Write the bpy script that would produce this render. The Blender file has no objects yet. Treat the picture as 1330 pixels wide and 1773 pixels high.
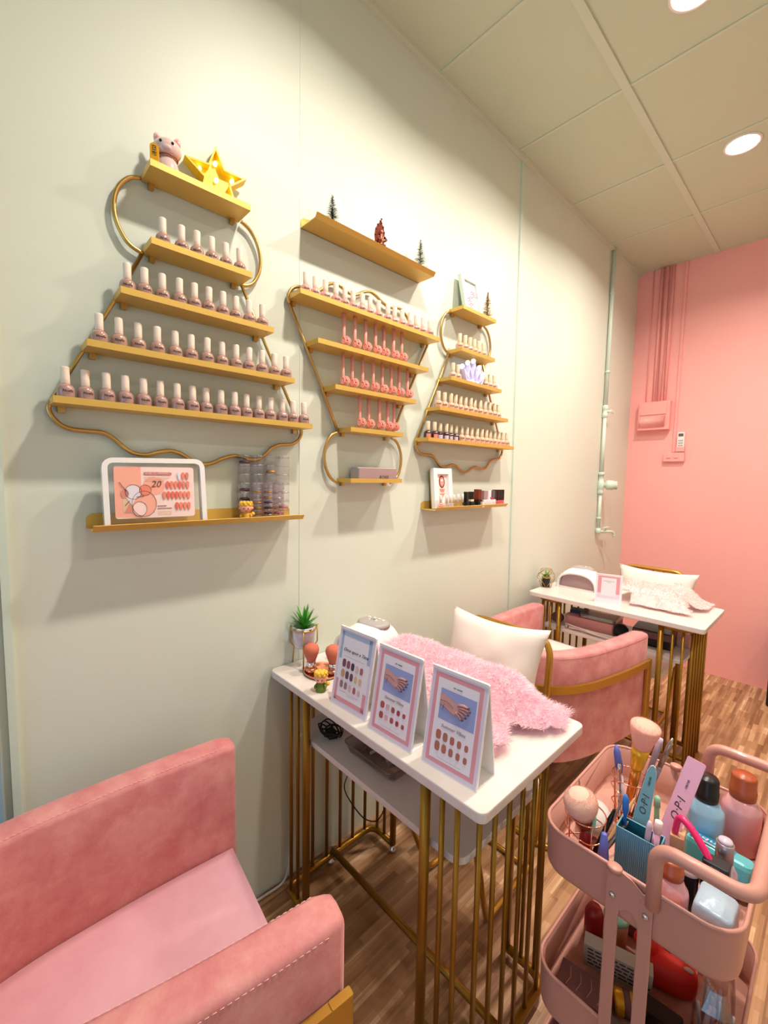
import bpy, math, random
from mathutils import Vector, Matrix, Euler, noise
random.seed(7)
C = bpy.context.scene.collection
PI = math.pi
def V(*a): return Vector(a)
def lin(c):
    c = c / 255.0
    return c / 12.92 if c <= 0.04045 else ((c + 0.055) / 1.055) ** 2.4
def rgb(r, g, b): return (lin(r), lin(g), lin(b), 1.0)

# ------------------------------------------------------------------ materials
def mat(name, col, rough=0.5, metal=0.0, coat=0.0, trans=0.0, ior=1.45, sheen=0.0, emit=None, estr=0.0, alpha=1.0, bump=0.0, bscale=200.0, mott=None, mscale=12.0, spec=None):
    m = bpy.data.materials.new(name); m.use_nodes = True
    nt = m.node_tree; b = nt.nodes['Principled BSDF']
    b.inputs['Base Color'].default_value = rgb(*col)
    b.inputs['Roughness'].default_value = rough
    b.inputs['Metallic'].default_value = metal
    b.inputs['Coat Weight'].default_value = coat
    b.inputs['Transmission Weight'].default_value = trans
    b.inputs['IOR'].default_value = ior
    b.inputs['Alpha'].default_value = alpha
    if spec is not None: b.inputs['Specular IOR Level'].default_value = spec
    if sheen:
        b.inputs['Sheen Weight'].default_value = sheen
        b.inputs['Sheen Roughness'].default_value = 0.35
        b.inputs['Sheen Tint'].default_value = rgb(255, 215, 215)
    if emit:
        b.inputs['Emission Color'].default_value = rgb(*emit)
        b.inputs['Emission Strength'].default_value = estr
    if mott or bump:
        tc = nt.nodes.new('ShaderNodeTexCoord')
    if mott:
        n = nt.nodes.new('ShaderNodeTexNoise'); n.inputs['Scale'].default_value = mscale
        n.inputs['Detail'].default_value = 6.0; n.inputs['Roughness'].default_value = 0.65
        n.inputs['Distortion'].default_value = 0.15
        r = nt.nodes.new('ShaderNodeValToRGB')
        r.color_ramp.elements[0].position = 0.36; r.color_ramp.elements[1].position = 0.66
        r.color_ramp.elements[0].color = rgb(*col); r.color_ramp.elements[1].color = rgb(*mott)
        nt.links.new(tc.outputs['Object'], n.inputs['Vector'])
        nt.links.new(n.outputs['Fac'], r.inputs['Fac']); nt.links.new(r.outputs['Color'], b.inputs['Base Color'])
    if bump:
        n2 = nt.nodes.new('ShaderNodeTexNoise'); n2.inputs['Scale'].default_value = bscale
        n2.inputs['Detail'].default_value = 3.0
        bp = nt.nodes.new('ShaderNodeBump'); bp.inputs['Strength'].default_value = bump; bp.inputs['Distance'].default_value = 0.002
        nt.links.new(tc.outputs['Object'], n2.inputs['Vector'])
        nt.links.new(n2.outputs['Fac'], bp.inputs['Height']); nt.links.new(bp.outputs['Normal'], b.inputs['Normal'])
    return m
def clear_mat(name, tint, gloss=0.12, rough=0.03):
    m = bpy.data.materials.new(name); m.use_nodes = True; nt = m.node_tree
    for n in list(nt.nodes): nt.nodes.remove(n)
    o = nt.nodes.new('ShaderNodeOutputMaterial'); t = nt.nodes.new('ShaderNodeBsdfTransparent'); g = nt.nodes.new('ShaderNodeBsdfGlossy')
    mx = nt.nodes.new('ShaderNodeMixShader'); f = nt.nodes.new('ShaderNodeLayerWeight'); ma = nt.nodes.new('ShaderNodeMath')
    t.inputs['Color'].default_value = rgb(*tint); g.inputs['Roughness'].default_value = rough
    pw = nt.nodes.new('ShaderNodeMath'); pw.operation = 'POWER'; pw.inputs[1].default_value = 3.5
    f.inputs['Blend'].default_value = 0.5; ma.operation = 'MULTIPLY_ADD'; ma.inputs[1].default_value = 0.5; ma.inputs[2].default_value = gloss; ma.use_clamp = True
    nt.links.new(f.outputs['Facing'], pw.inputs[0]); nt.links.new(pw.outputs[0], ma.inputs[0]); nt.links.new(ma.outputs[0], mx.inputs['Fac'])
    nt.links.new(t.outputs[0], mx.inputs[1]); nt.links.new(g.outputs[0], mx.inputs[2]); nt.links.new(mx.outputs[0], o.inputs['Surface'])
    return m
def paint_mat(name, col, col2, rough=0.55, bump=0.06):
    return mat(name, col, rough=rough, mott=col2, mscale=1.3, bump=bump, bscale=140.0)

MT = {}
def defmats():
    G = MT
    G['mint'] = paint_mat('mint_wall_paint', (214, 220, 206), (217, 223, 209), 0.5)
    G['ceil'] = paint_mat('mint_ceiling_paint', (198, 208, 184), (202, 211, 188), 0.6)
    G['ceil_strip'] = mat('ceiling_strip_paint', (206, 214, 194), 0.5)
    G['pinkwall'] = paint_mat('pink_wall_paint', (251, 175, 170), (252, 179, 174), 0.5)
    G['pinkpaint'] = mat('pink_gloss_paint', (250, 172, 167), 0.4)
    G['pipe'] = mat('mint_pipe_paint', (208, 222, 208), 0.35)
    G['bluestrip'] = mat('daylit_blue_trim', (150, 180, 200), 0.4)  # door frame edge: the blue daylight it catches is put into the colour
    G['gold'] = mat('satin_gold_metal', (205, 158, 62), 0.34, 0.85)
    G['goldtube'] = mat('brushed_gold_tube', (200, 165, 100), 0.3, 0.9)
    G['goldshelf'] = mat('gold_painted_shelf', (218, 180, 92), 0.42, 0.4, bump=0.05, bscale=400)
    G['darkgold'] = mat('antique_gold_rod', (156, 114, 38), 0.36, 0.75)
    G['chairgold'] = mat('brass_chair_frame', (196, 152, 66), 0.32, 0.8)
    G['rosegold'] = mat('rose_gold_metal', (236, 158, 128), 0.16, 0.95)
    G['chrome'] = mat('chrome_metal', (225, 225, 228), 0.1, 1.0)
    G['velvet'] = mat('pink_velvet', (196, 114, 116), 0.75, sheen=0.4, mott=(214, 148, 144), mscale=13.0, bump=0.15, bscale=300)
    G['velvet_seat'] = mat('light_pink_velvet', (216, 158, 172), 0.7, sheen=0.5, mott=(226, 174, 186), mscale=5.0, bump=0.12, bscale=60)
    G['stitch'] = mat('pale_pink_thread', (245, 195, 195), 0.7)
    G['whitefab'] = mat('white_cotton_fabric', (228, 219, 211), 0.85, sheen=0.3, bump=0.12, bscale=60)
    G['whiteleather'] = mat('white_leather', (232, 224, 220), 0.55)
    G['marble'] = mat('white_marble_board', (228, 218, 212), 0.28, mott=(216, 205, 199), mscale=3.5)
    G['shelfboard'] = mat('pale_grey_board', (226, 216, 212), 0.4)
    G['white'] = mat('white_plastic', (240, 234, 230), 0.35)
    G['whitegloss'] = mat('white_gloss_plastic', (244, 240, 238), 0.12, coat=0.5)
    G['offwhite'] = mat('off_white_card', (238, 226, 226), 0.6)
    G['grey'] = mat('grey_plastic', (170, 162, 160), 0.4)
    G['dgrey'] = mat('dark_grey_plastic', (96, 88, 88), 0.4)
    G['mauvegrey'] = mat('mauve_grey_screen', (170, 140, 142), 0.3)
    G['black'] = mat('black_plastic', (22, 18, 18), 0.3)
    G['blackmat'] = mat('black_rubber', (26, 24, 26), 0.7)
    G['capcream'] = mat('cream_pink_cap', (246, 226, 208), 0.4)
    G['capcream2'] = mat('cream_cap', (240, 218, 186), 0.4)
    G['mauve'] = mat('mauve_polish_glass', (180, 140, 126), 0.18, coat=0.6)
    G['mauve2'] = mat('dusty_mauve_polish_glass', (174, 137, 129), 0.18, coat=0.6)
    G['pinkpolish'] = mat('rose_polish_glass', (214, 156, 144), 0.18, coat=0.6)
    G['nude'] = mat('nude_polish_glass', (222, 174, 148), 0.18, coat=0.6)
    G['darkpolish'] = mat('dark_plum_polish_glass', (52, 22, 30), 0.12, coat=0.7)
    G['redpolish'] = mat('coral_red_polish_glass', (212, 92, 100), 0.15, coat=0.7)
    G['ink'] = mat('dark_brown_ink', (70, 48, 48), 0.6)
    G['inkgrey'] = mat('grey_ink', (150, 128, 132), 0.6)
    G['rosepink'] = mat('coral_pink_resin', (248, 164, 148), 0.4)
    G['yellow'] = mat('yellow_star_plastic', (246, 204, 30), 0.45)
    G['bulb'] = mat('warm_bulb', (255, 250, 200), 0.3, emit=(255, 244, 190), estr=3.0)
    G['lilac'] = mat('lilac_lamp_plastic', (214, 208, 240), 0.35, emit=(215, 208, 245), estr=0.12)
    G['coolbulb'] = mat('cool_bulb', (255, 255, 255), 0.3, emit=(240, 240, 255), estr=1.2)
    G['porcelain'] = mat('pale_pink_porcelain', (226, 196, 190), 0.14, coat=0.8)
    G['earpink'] = mat('ear_pink_glaze', (236, 140, 130), 0.25)
    G['bronze'] = mat('dark_bronze', (132, 62, 44), 0.3, 0.55)
    G['fir'] = mat('dark_green_tinsel', (38, 60, 44), 0.6)
    G['firlight'] = mat('frosted_green_tinsel', (72, 110, 76), 0.6)
    G['goldtinsel'] = mat('gold_tinsel', (206, 172, 96), 0.4, 0.4)
    G['snow'] = mat('white_frost', (236, 238, 236), 0.7)
    G['bark'] = mat('dark_brown_core', (40, 34, 28), 0.8)
    G['leaf'] = mat('bright_green_leaf', (58, 142, 48), 0.4, mott=(92, 170, 62), mscale=30)
    G['leafdark'] = mat('dark_green_leaf', (62, 106, 40), 0.45)
    G['soil'] = mat('dark_soil', (40, 28, 22), 0.9)
    G['marblepot'] = mat('grey_white_marble_pot', (226, 218, 222), 0.25, mott=(188, 176, 190), mscale=30)
    G['bristle'] = mat('terracotta_bristles', (206, 110, 86), 0.8, bump=0.4, bscale=900)
    G['bristlepeach'] = mat('peach_bristles', (250, 178, 160), 0.8, bump=0.4, bscale=900)
    G['bristlepale'] = mat('pale_pink_bristles', (238, 190, 172), 0.85, bump=0.5, bscale=700)
    G['figskin'] = mat('doll_skin', (246, 170, 140), 0.35)
    G['fighair'] = mat('doll_yellow_hair', (240, 186, 62), 0.5)
    G['figgreen'] = mat('doll_green_outfit', (104, 122, 30), 0.4)
    G['figgold'] = mat('doll_ochre_shirt', (214, 160, 50), 0.4)
    G['fur'] = mat('pink_faux_fur', (254, 224, 234), 0.8, sheen=0.5)
    G['fur_pale'] = mat('pale_pink_faux_fur', (253, 230, 228), 0.8, sheen=0.5)
    G['cardpink'] = mat('card_rose_border', (222, 150, 160), 0.5)
    G['cardblue'] = mat('card_slate_blue_border', (160, 178, 204), 0.5)
    G['cardlilac'] = mat('card_photo_blue', (148, 158, 206), 0.5)
    G['cardwhite'] = mat('card_white_paper', (232, 224, 232), 0.5)
    G['cardedge'] = mat('card_pale_lilac', (222, 206, 224), 0.45)
    G['handskin'] = mat('printed_hand_skin', (206, 152, 148), 0.5)
    G['handshade'] = mat('printed_hand_lines', (118, 62, 66), 0.5)
    for i, c in enumerate([(122, 66, 84), (140, 76, 92), (70, 38, 62), (214, 178, 178), (170, 96, 104), (196, 150, 110), (96, 70, 84), (214, 176, 140), (150, 120, 124), (170, 84, 84), (160, 60, 70), (176, 108, 92), (168, 110, 96)]):
        G['nail%d' % i] = mat('nail_swatch_tone_%d' % i, c, 0.3)
    G['cardpeach'] = mat('card_peach', (250, 176, 156), 0.5)
    G['cardcoral'] = mat('card_coral', (240, 140, 116), 0.5)
    G['cardpale'] = mat('card_pale_pink', (250, 220, 214), 0.5)
    G['cardtan'] = mat('card_tan', (232, 196, 160), 0.5)
    G['cardbar'] = mat('card_mauve_bar', (206, 126, 124), 0.5)
    G['linework'] = mat('card_brown_linework', (120, 70, 66), 0.6)
    G['nailc0'] = mat('nail_ivory', (240, 216, 204), 0.3); G['nailc1'] = mat('nail_salmon', (240, 140, 120), 0.3)
    G['nailc2'] = mat('nail_coral', (232, 112, 100), 0.3); G['nailc3'] = mat('nail_terracotta', (206, 118, 96), 0.3); G['nailc4'] = mat('nail_rose', (222, 140, 130), 0.3)
    G['clear'] = clear_mat('clear_acrylic', (254, 253, 255), 0.06, 0.1)
    G['clearpink'] = clear_mat('clear_pink_acrylic', (254, 249, 252), 0.06, 0.1)
    G['jarrim'] = clear_mat('frosted_jar_rim', (248, 246, 250), 0.2, 0.25)
    G['pane'] = clear_mat('window_glass', (236, 244, 248), 0.04)
    G['cleartray'] = clear_mat('clear_plastic_tray', (214, 204, 202), 0.15, 0.15)
    G['glitterdark'] = mat('dark_glitter', (70, 44, 62), 0.4, 0.3); G['glittergold'] = mat('gold_glitter', (190, 140, 60), 0.35, 0.5); G['glitterpink'] = mat('pink_glitter', (214, 130, 160), 0.4)
    G['trolley'] = mat('dusty_pink_trolley_steel', (196, 138, 124), 0.42, coat=0.1)
    G['trolleyin'] = mat('dusty_pink_mesh_steel', (206, 150, 134), 0.5, bump=0.8, bscale=420)
    G['teal'] = mat('teal_file_board', (112, 158, 170), 0.75, bump=0.2, bscale=900)
    G['lilacfile'] = mat('lilac_pink_file_board', (224, 168, 196), 0.7, bump=0.2, bscale=900)
    G['tealbox'] = mat('blue_ribbed_plastic', (104, 160, 182), 0.4)
    G['tealdark'] = mat('deep_teal_plastic', (38, 116, 140), 0.4)
    G['blue'] = mat('bright_blue_plastic', (44, 110, 196), 0.35)
    G['periwinkle'] = mat('periwinkle_plastic', (98, 106, 186), 0.4)
    G['bluebottle'] = mat('pale_blue_bottle', (150, 196, 226), 0.2, coat=0.5)
    G['pinkbottle'] = mat('pale_pink_bottle', (226, 160, 164), 0.22, coat=0.5)
    G['browncap'] = mat('rust_brown_cap', (168, 80, 46), 0.32)
    G['purpleliq'] = mat('purple_liquid_bottle', (150, 120, 176), 0.15, coat=0.6)
    G['purpledeep'] = mat('deep_purple_liquid', (92, 40, 130), 0.15, coat=0.6)
    G['frosted'] = mat('frosted_lilac_plastic', (206, 190, 208), 0.3)
    G['greycap'] = mat('silver_grey_cap', (172, 160, 164), 0.25, 0.5)
    G['hotpink'] = mat('hot_pink_plastic', (232, 40, 108), 0.3)
    G['wipes'] = mat('aqua_wipes_packet', (98, 196, 206), 0.3)
    G['wipesblue'] = mat('blue_wipes_label', (30, 150, 200), 0.3)
    G['wrap'] = mat('pale_blue_white_plastic_wrap', (172, 190, 206), 0.3, bump=0.9, bscale=60)
    G['tan'] = mat('tan_card', (214, 164, 128), 0.5)
    G['glitter'] = mat('silver_glitter_handle', (200, 186, 190), 0.25, 0.5, mott=(120, 100, 108), mscale=160)
    G['amber'] = mat('amber_gold_handle', (226, 140, 60), 0.15, 0.7)
    G['mintplastic'] = mat('mint_green_plastic', (160, 214, 184), 0.35)
    G['red'] = mat('dark_red_plastic', (150, 22, 26), 0.4)
    G['brightred'] = mat('bright_red_felt', (226, 40, 24), 0.6)
    G['wood'] = mat('pale_wood_handle', (214, 168, 112), 0.5)
    G['steel'] = mat('brushed_steel', (170, 158, 150), 0.25, 0.9)
    G['paper'] = mat('grey_printed_carton', (186, 170, 152), 0.7)
    G['plum'] = mat('dusty_plum_carton', (120, 82, 84), 0.6)
    G['orange'] = mat('amber_yellow_foil', (240, 176, 40), 0.25, 0.4)
    G['navy'] = mat('navy_plastic', (44, 56, 110), 0.4)
    G['pinkbag'] = mat('dusty_pink_pouch', (212, 152, 150), 0.6)
    G['cablewhite'] = mat('white_cable', (226, 212, 208), 0.45)
    G['emitdisk'] = mat('downlight_lens', (255, 250, 240), 0.3, emit=(255, 240, 222), estr=18.0)
    # wood floor
    m = bpy.data.materials.new('strip_parquet_wood'); m.use_nodes = True; nt = m.node_tree; b = nt.nodes['Principled BSDF']; N = nt.nodes.new; L = nt.links.new
    tc = N('ShaderNodeTexCoord'); mp = N('ShaderNodeMapping'); mp.inputs['Rotation'].default_value = (0, 0, PI / 2)
    L(tc.outputs['Object'], mp.inputs['Vector'])
    def brick(w, h, off, loc):
        mp2 = N('ShaderNodeMapping'); mp2.inputs['Location'].default_value = loc; L(mp.outputs[0], mp2.inputs['Vector'])
        k = N('ShaderNodeTexBrick'); k.offset = off; k.offset_frequency = 2; k.squash = 1.0
        k.inputs['Color1'].default_value = (0, 0, 0, 1); k.inputs['Color2'].default_value = (1, 1, 1, 1); k.inputs['Mortar'].default_value = (0.35, 0.35, 0.35, 1)
        k.inputs['Scale'].default_value = 1.0; k.inputs['Mortar Size'].default_value = 0.0004; k.inputs['Brick Width'].default_value = w; k.inputs['Row Height'].default_value = h
        L(mp2.outputs[0], k.inputs['Vector']); return k
    k1 = brick(0.23, 0.0215, 0.37, (0.3, 0.01, 0)); k2 = brick(0.34, 0.043, 0.61, (1.7, 0.004, 0)); k3 = brick(0.17, 0.0108, 0.45, (0.9, 0.0, 0))
    mx = N('ShaderNodeMixRGB'); mx.inputs['Fac'].default_value = 0.38; L(k1.outputs['Color'], mx.inputs[1]); L(k2.outputs['Color'], mx.inputs[2])
    mx2 = N('ShaderNodeMixRGB'); mx2.inputs['Fac'].default_value = 0.26; L(mx.outputs[0], mx2.inputs[1]); L(k3.outputs['Color'], mx2.inputs[2])
    gr = N('ShaderNodeTexNoise'); gm = N('ShaderNodeMapping'); gm.inputs['Scale'].default_value = (6, 160, 1); L(mp.outputs[0], gm.inputs['Vector']); L(gm.outputs[0], gr.inputs['Vector']); gr.inputs['Scale'].default_value = 1.0; gr.inputs['Detail'].default_value = 4
    mx3 = N('ShaderNodeMixRGB'); mx3.inputs['Fac'].default_value = 0.2; L(mx2.outputs[0], mx3.inputs[1]); L(gr.outputs['Fac'], mx3.inputs[2])
    r = N('ShaderNodeValToRGB'); e = r.color_ramp.elements
    e[0].position = 0.12; e[0].color = rgb(114, 78, 50); e[1].position = 0.9; e[1].color = rgb(246, 220, 188)
    for p, c in ((0.3, (146, 104, 70)), (0.5, (176, 132, 94)), (0.66, (198, 154, 114)), (0.76, (218, 180, 142))):
        x = e.new(p); x.color = rgb(*c)
    L(mx3.outputs[0], r.inputs['Fac']); L(r.outputs['Color'], b.inputs['Base Color']); b.inputs['Roughness'].default_value = 0.42
    G['floor'] = m

# ------------------------------------------------------------------ mesh builder
class M:
    def __init__(s): s.v = []; s.f = []; s.mi = []; s.sm = []
    def add(s, vs, fs, mi=0, sm=False, T=None):
        o = len(s.v)
        s.v += [(T @ Vector(p)) if T else Vector(p) for p in vs]
        for f in fs:
            s.f.append([o + i for i in f]); s.mi.append(mi); s.sm.append(sm)
        return s
    def box(s, lo, hi, mi=0, T=None, bev=0.0):
        x0, y0, z0 = lo; x1, y1, z1 = hi
        if bev <= 0:
            vs = [(x0, y0, z0), (x1, y0, z0), (x1, y1, z0), (x0, y1, z0), (x0, y0, z1), (x1, y0, z1), (x1, y1, z1), (x0, y1, z1)]
            return s.add(vs, [(0, 3, 2, 1), (4, 5, 6, 7), (0, 1, 5, 4), (1, 2, 6, 5), (2, 3, 7, 6), (3, 0, 4, 7)], mi, False, T)
        return s.slab(rrect(x0, y0, x1, y1, bev * 1.6, 3), z0, z1, mi, T, bev)
    def slab(s, poly, z0, z1, mi=0, T=None, bev=0.0, sm=False):
        """extruded polygon (CCW, xy) with optional bevelled top and bottom rims"""
        n = len(poly); cx = sum(p[0] for p in poly) / n; cy = sum(p[1] for p in poly) / n
        if bev > 0:
            ins = inset(poly, bev * 0.6); ins2 = inset(poly, bev * 0.15)
            rings = [(ins, z0), (ins2, z0 + bev * 0.3), (poly, z0 + bev), (poly, z1 - bev), (ins2, z1 - bev * 0.3), (ins, z1)]
        else: rings = [(poly, z0), (poly, z1)]
        vs = [(p[0], p[1], z) for ring, z in rings for p in ring]; fs = []
        for k in range(len(rings) - 1):
            for i in range(n):
                j = (i + 1) % n; fs.append((k * n + i, k * n + j, (k + 1) * n + j, (k + 1) * n + i))
        fs.append(tuple(reversed(range(n)))); m0 = (len(rings) - 1) * n; fs.append(tuple(m0 + i for i in range(n)))
        return s.add(vs, fs, mi, sm, T)
    def tube(s, path, r, n=10, mi=0, closed=False, T=None, caps=True, flat=None):
        """round (or, with flat=(w,h), rectangular) tube swept along a path; r may be a list"""
        P = [Vector(p) for p in path]; k = len(P); rs = r if isinstance(r, (list, tuple)) else [r] * k
        tang = []
        for i in range(k):
            a = P[(i - 1) % k] if (closed or i > 0) else P[i]; b = P[(i + 1) % k] if (closed or i < k - 1) else P[i]
            t = b - a; tang.append(t.normalized() if t.length > 1e-9 else Vector((0, 0, 1)))
        up = Vector((0, 0, 1))
        if abs(tang[0].dot(up)) > 0.95: up = Vector((1, 0, 0))
        nrm = (up - tang[0] * up.dot(tang[0])).normalized(); vs = []; 
        for i in range(k):
            if i: nrm = (nrm - tang[i] * nrm.dot(tang[i])); nrm = nrm.normalized() if nrm.length > 1e-6 else Vector((1, 0, 0))
            bi = tang[i].cross(nrm)
            for j in range(n):
                a = 2 * PI * j / n; vs.append(P[i] + (nrm * math.cos(a) + bi * math.sin(a)) * rs[i])
        fs = []
        for i in range(k if closed else k - 1):
            i2 = (i + 1) % k
            for j in range(n):
                j2 = (j + 1) % n; fs.append((i * n + j, i * n + j2, i2 * n + j2, i2 * n + j))
        if caps and not closed:
            fs.append(tuple(reversed(range(n)))); fs.append(tuple((k - 1) * n + j for j in range(n)))
        return s.add(vs, fs, mi, True, T)
    def lathe(s, prof, n=20, mi=0, T=None, sx=1.0, sy=1.0):
        vs = []; fs = []; k = len(prof)
        for r, z in prof:
            for j in range(n):
                a = 2 * PI * j / n; vs.append((r * math.cos(a) * sx, r * math.sin(a) * sy, z))
        for i in range(k - 1):
            for j in range(n):
                j2 = (j + 1) % n; fs.append((i * n + j, i * n + j2, (i + 1) * n + j2, (i + 1) * n + j))
        if prof[0][0] > 1e-6: fs.append(tuple(reversed(range(n))))
        if prof[-1][0] > 1e-6: fs.append(tuple((k - 1) * n + j for j in range(n)))
        return s.add(vs, fs, mi, True, T)
    def ball(s, c, r, n=14, mi=0, T=None, sc=(1, 1, 1)):
        prof = [(max(1e-7, r * math.sin(PI * i / (n - 2))), -r * math.cos(PI * i / (n - 2))) for i in range(n - 1)]
        t = Matrix.Translation(Vector(c)) @ Matrix.Diagonal((sc[0], sc[1], sc[2], 1)); t = T @ t if T else t
        return s.lathe(prof, n, mi, t)
    def poly(s, pts, mi=0, T=None): return s.add(pts, [tuple(range(len(pts)))], mi, False, T)
    def text(s, txt, T, size=0.01, mi=0, align='CENTER', shear=0.0, ext=0.0002, spacing=1.0, fit=None, bold=0.0):
        cu = bpy.data.curves.new('lettering', 'FONT'); cu.body = txt; cu.size = size; cu.align_x = align; cu.align_y = 'CENTER'
        cu.shear = shear; cu.extrude = ext; cu.space_character = spacing; cu.offset = bold; cu.resolution_u = 2
        ob = bpy.data.objects.new('lettering', cu); C.objects.link(ob); dg = bpy.context.evaluated_depsgraph_get(); dg.update()
        ev = ob.evaluated_get(dg); me = ev.to_mesh()
        vs = [v.co.copy() for v in me.vertices]; fs = [tuple(p.vertices) for p in me.polygons]
        ev.to_mesh_clear(); bpy.data.objects.remove(ob); bpy.data.curves.remove(cu)
        if fit and vs:
            w = max(v.x for v in vs) - min(v.x for v in vs)
            if w > 0: vs = [Vector((v.x * fit / w, v.y * fit / w, v.z)) for v in vs]
        if callable(T): vs = [T(v) for v in vs]; T = None
        return s.add(vs, fs, mi, False, T)
    def build(s, name, mats, parent=None, loc=(0, 0, 0), rot=(0, 0, 0), **props):
        me = bpy.data.meshes.new(name); me.from_pydata([tuple(v) for v in s.v], [], s.f)
        if not isinstance(mats, (list, tuple)): mats = [mats]
        for m in mats: me.materials.append(MT[m] if isinstance(m, str) else m)
        me.polygons.foreach_set('material_index', s.mi); me.polygons.foreach_set('use_smooth', s.sm); me.update()
        o = bpy.data.objects.new(name, me); C.objects.link(o); o.location = loc; o.rotation_euler = rot
        if parent: o.parent = parent
        for k, v in props.items(): o[k] = v
        return o
def inset(poly, d):
    n = len(poly); out = []
    for i in range(n):
        p0 = Vector(poly[i - 1][:2]); p1 = Vector(poly[i][:2]); p2 = Vector(poly[(i + 1) % n][:2])
        a = (p1 - p0).normalized(); b = (p2 - p1).normalized(); n1 = Vector((-a.y, a.x)); n2 = Vector((-b.y, b.x)); m = n1 + n2
        m = m.normalized() * (d / max(0.3, math.sqrt(max(0.02, (1 + n1.dot(n2)) / 2)))) if m.length > 1e-6 else n1 * d
        out.append((p1.x + m.x, p1.y + m.y))
    return out
def rrect(x0, y0, x1, y1, r, n=4):
    r = min(r, (x1 - x0) / 2.001, (y1 - y0) / 2.001); out = []
    for cx, cy, a0 in ((x1 - r, y1 - r, 0), (x0 + r, y1 - r, PI / 2), (x0 + r, y0 + r, PI), (x1 - r, y0 + r, 1.5 * PI)):
        for i in range(n + 1): a = a0 + PI / 2 * i / n; out.append((cx + r * math.cos(a), cy + r * math.sin(a)))
    return out
def spline(pts, k=6, closed=False):
    P = [Vector(p) for p in pts]; n = len(P); out = []
    for i in range(n if closed else n - 1):
        p0 = P[(i - 1) % n] if closed or i > 0 else P[i] * 2 - P[i + 1]; p1 = P[i]; p2 = P[(i + 1) % n]; p3 = P[(i + 2) % n] if closed or i < n - 2 else P[i + 1] * 2 - P[i]
        for j in range(k):
            t = j / k; out.append(0.5 * ((2 * p1) + (p2 - p0) * t + (2 * p0 - 5 * p1 + 4 * p2 - p3) * t * t + (3 * p1 - p0 - 3 * p2 + p3) * t ** 3))
    if not closed: out.append(P[-1])
    return out
def fillet(pts, r, k=5):
    P = [Vector(p) for p in pts]; out = [P[0]]
    for i in range(1, len(P) - 1):
        a = (P[i - 1] - P[i]); b = (P[i + 1] - P[i]); d = min(r, a.length / 2.01, b.length / 2.01); a = P[i] + a.normalized() * d; b = P[i] + b.normalized() * d
        for j in range(k + 1): t = j / k; out.append(a * (1 - t) ** 2 + P[i] * 2 * t * (1 - t) + b * t * t)
    out.append(P[-1]); return out
def RX(a): return Matrix.Rotation(a, 4, 'X')
def RY(a): return Matrix.Rotation(a, 4, 'Y')
def RZ(a): return Matrix.Rotation(a, 4, 'Z')
def TR(x, y, z): return Matrix.Translation((x, y, z))
# plane facing +x seen from the room: text x -> +y, text y -> +z, normal +x ; facing -y: text x -> +x
FX = Matrix(((0, 0, 1, 0), (1, 0, 0, 0), (0, 1, 0, 0), (0, 0, 0, 1)))
FY = Matrix(((1, 0, 0, 0), (0, 0, -1, 0), (0, 1, 0, 0), (0, 0, 0, 1)))
def aim(a, b):
    """matrix that carries local +z from point a towards b, origin at a"""
    z = (Vector(b) - Vector(a)).normalized(); q = Vector((0, 0, 1)).rotation_difference(z)
    return Matrix.Translation(Vector(a)) @ q.to_matrix().to_4x4()
def tag(o, label, cat, group=None):
    o['label'] = label; o['category'] = cat
    if group: o['group'] = group
    return o
def thing(name, label, cat, loc=(0, 0, 0), rz=0.0, group=None, rot=None):
    o = bpy.data.objects.new(name, None); C.objects.link(o); o.empty_display_size = 0.02
    o.location = loc; o.rotation_euler = rot if rot else (0, 0, rz)
    return tag(o, label, cat, group)
def dup(root, loc=None, rz=None, label=None, group=None):
    r = root.copy(); C.objects.link(r)
    if loc: r.location = loc
    if rz is not None: r.rotation_euler = (0, 0, rz)
    if label: r['label'] = label
    if group: r['group'] = group
    for ch in list(root.children):
        c = ch.copy(); C.objects.link(c); c.parent = r
        for g in list(ch.children):
            d = g.copy(); C.objects.link(d); d.parent = c
    return r
ORD = 'first second third fourth fifth sixth seventh eighth ninth tenth eleventh twelfth thirteenth fourteenth fifteenth sixteenth seventeenth eighteenth nineteenth twentieth'.split()
def struct(m, name, mats, **k):
    o = m.build(name, mats, **k); o['kind'] = 'structure'; return o
LPOW, LPOW2, LCOL, LSPREAD, SKY, EXPO = 20.0, 4.5, (1.0, 0.895, 0.785), 150, 2.6, 0.0
defmats()
CEIL = 2.915; DB = 3.731; RW = 2.6; FW = -2.4
# ------------------------------------------------------------------ room shell
struct(M().box((-0.1, FW - 0.1, -0.08), (RW + 0.1, DB + 0.1, 0)), 'floor', 'floor')
struct(M().box((-0.1, FW - 0.1, CEIL), (RW + 0.1, DB + 0.1, CEIL + 0.08)), 'ceiling', 'ceil')
struct(M().box((-0.1, FW, 0), (0, DB, CEIL)), 'wall_left', 'mint')
struct(M().box((-0.1, DB, 0), (RW + 0.1, DB + 0.1, CEIL)), 'wall_back', 'pinkwall')
struct(M().box((RW, FW, 0), (RW + 0.1, DB, CEIL)), 'wall_right', 'mint')
WX0, WX1, WZ0, WZ1 = 0.25, 2.35, 0.1, 2.5
m = M()
m.box((-0.1, FW - 0.1, 0), (WX0, FW, CEIL)); m.box((WX1, FW - 0.1, 0), (RW + 0.1, FW, CEIL)); m.box((WX0, FW - 0.1, 0), (WX1, FW, WZ0)); m.box((WX0, FW - 0.1, WZ1), (WX1, FW, CEIL))
struct(m, 'wall_front', 'mint')
m = M()
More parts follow.
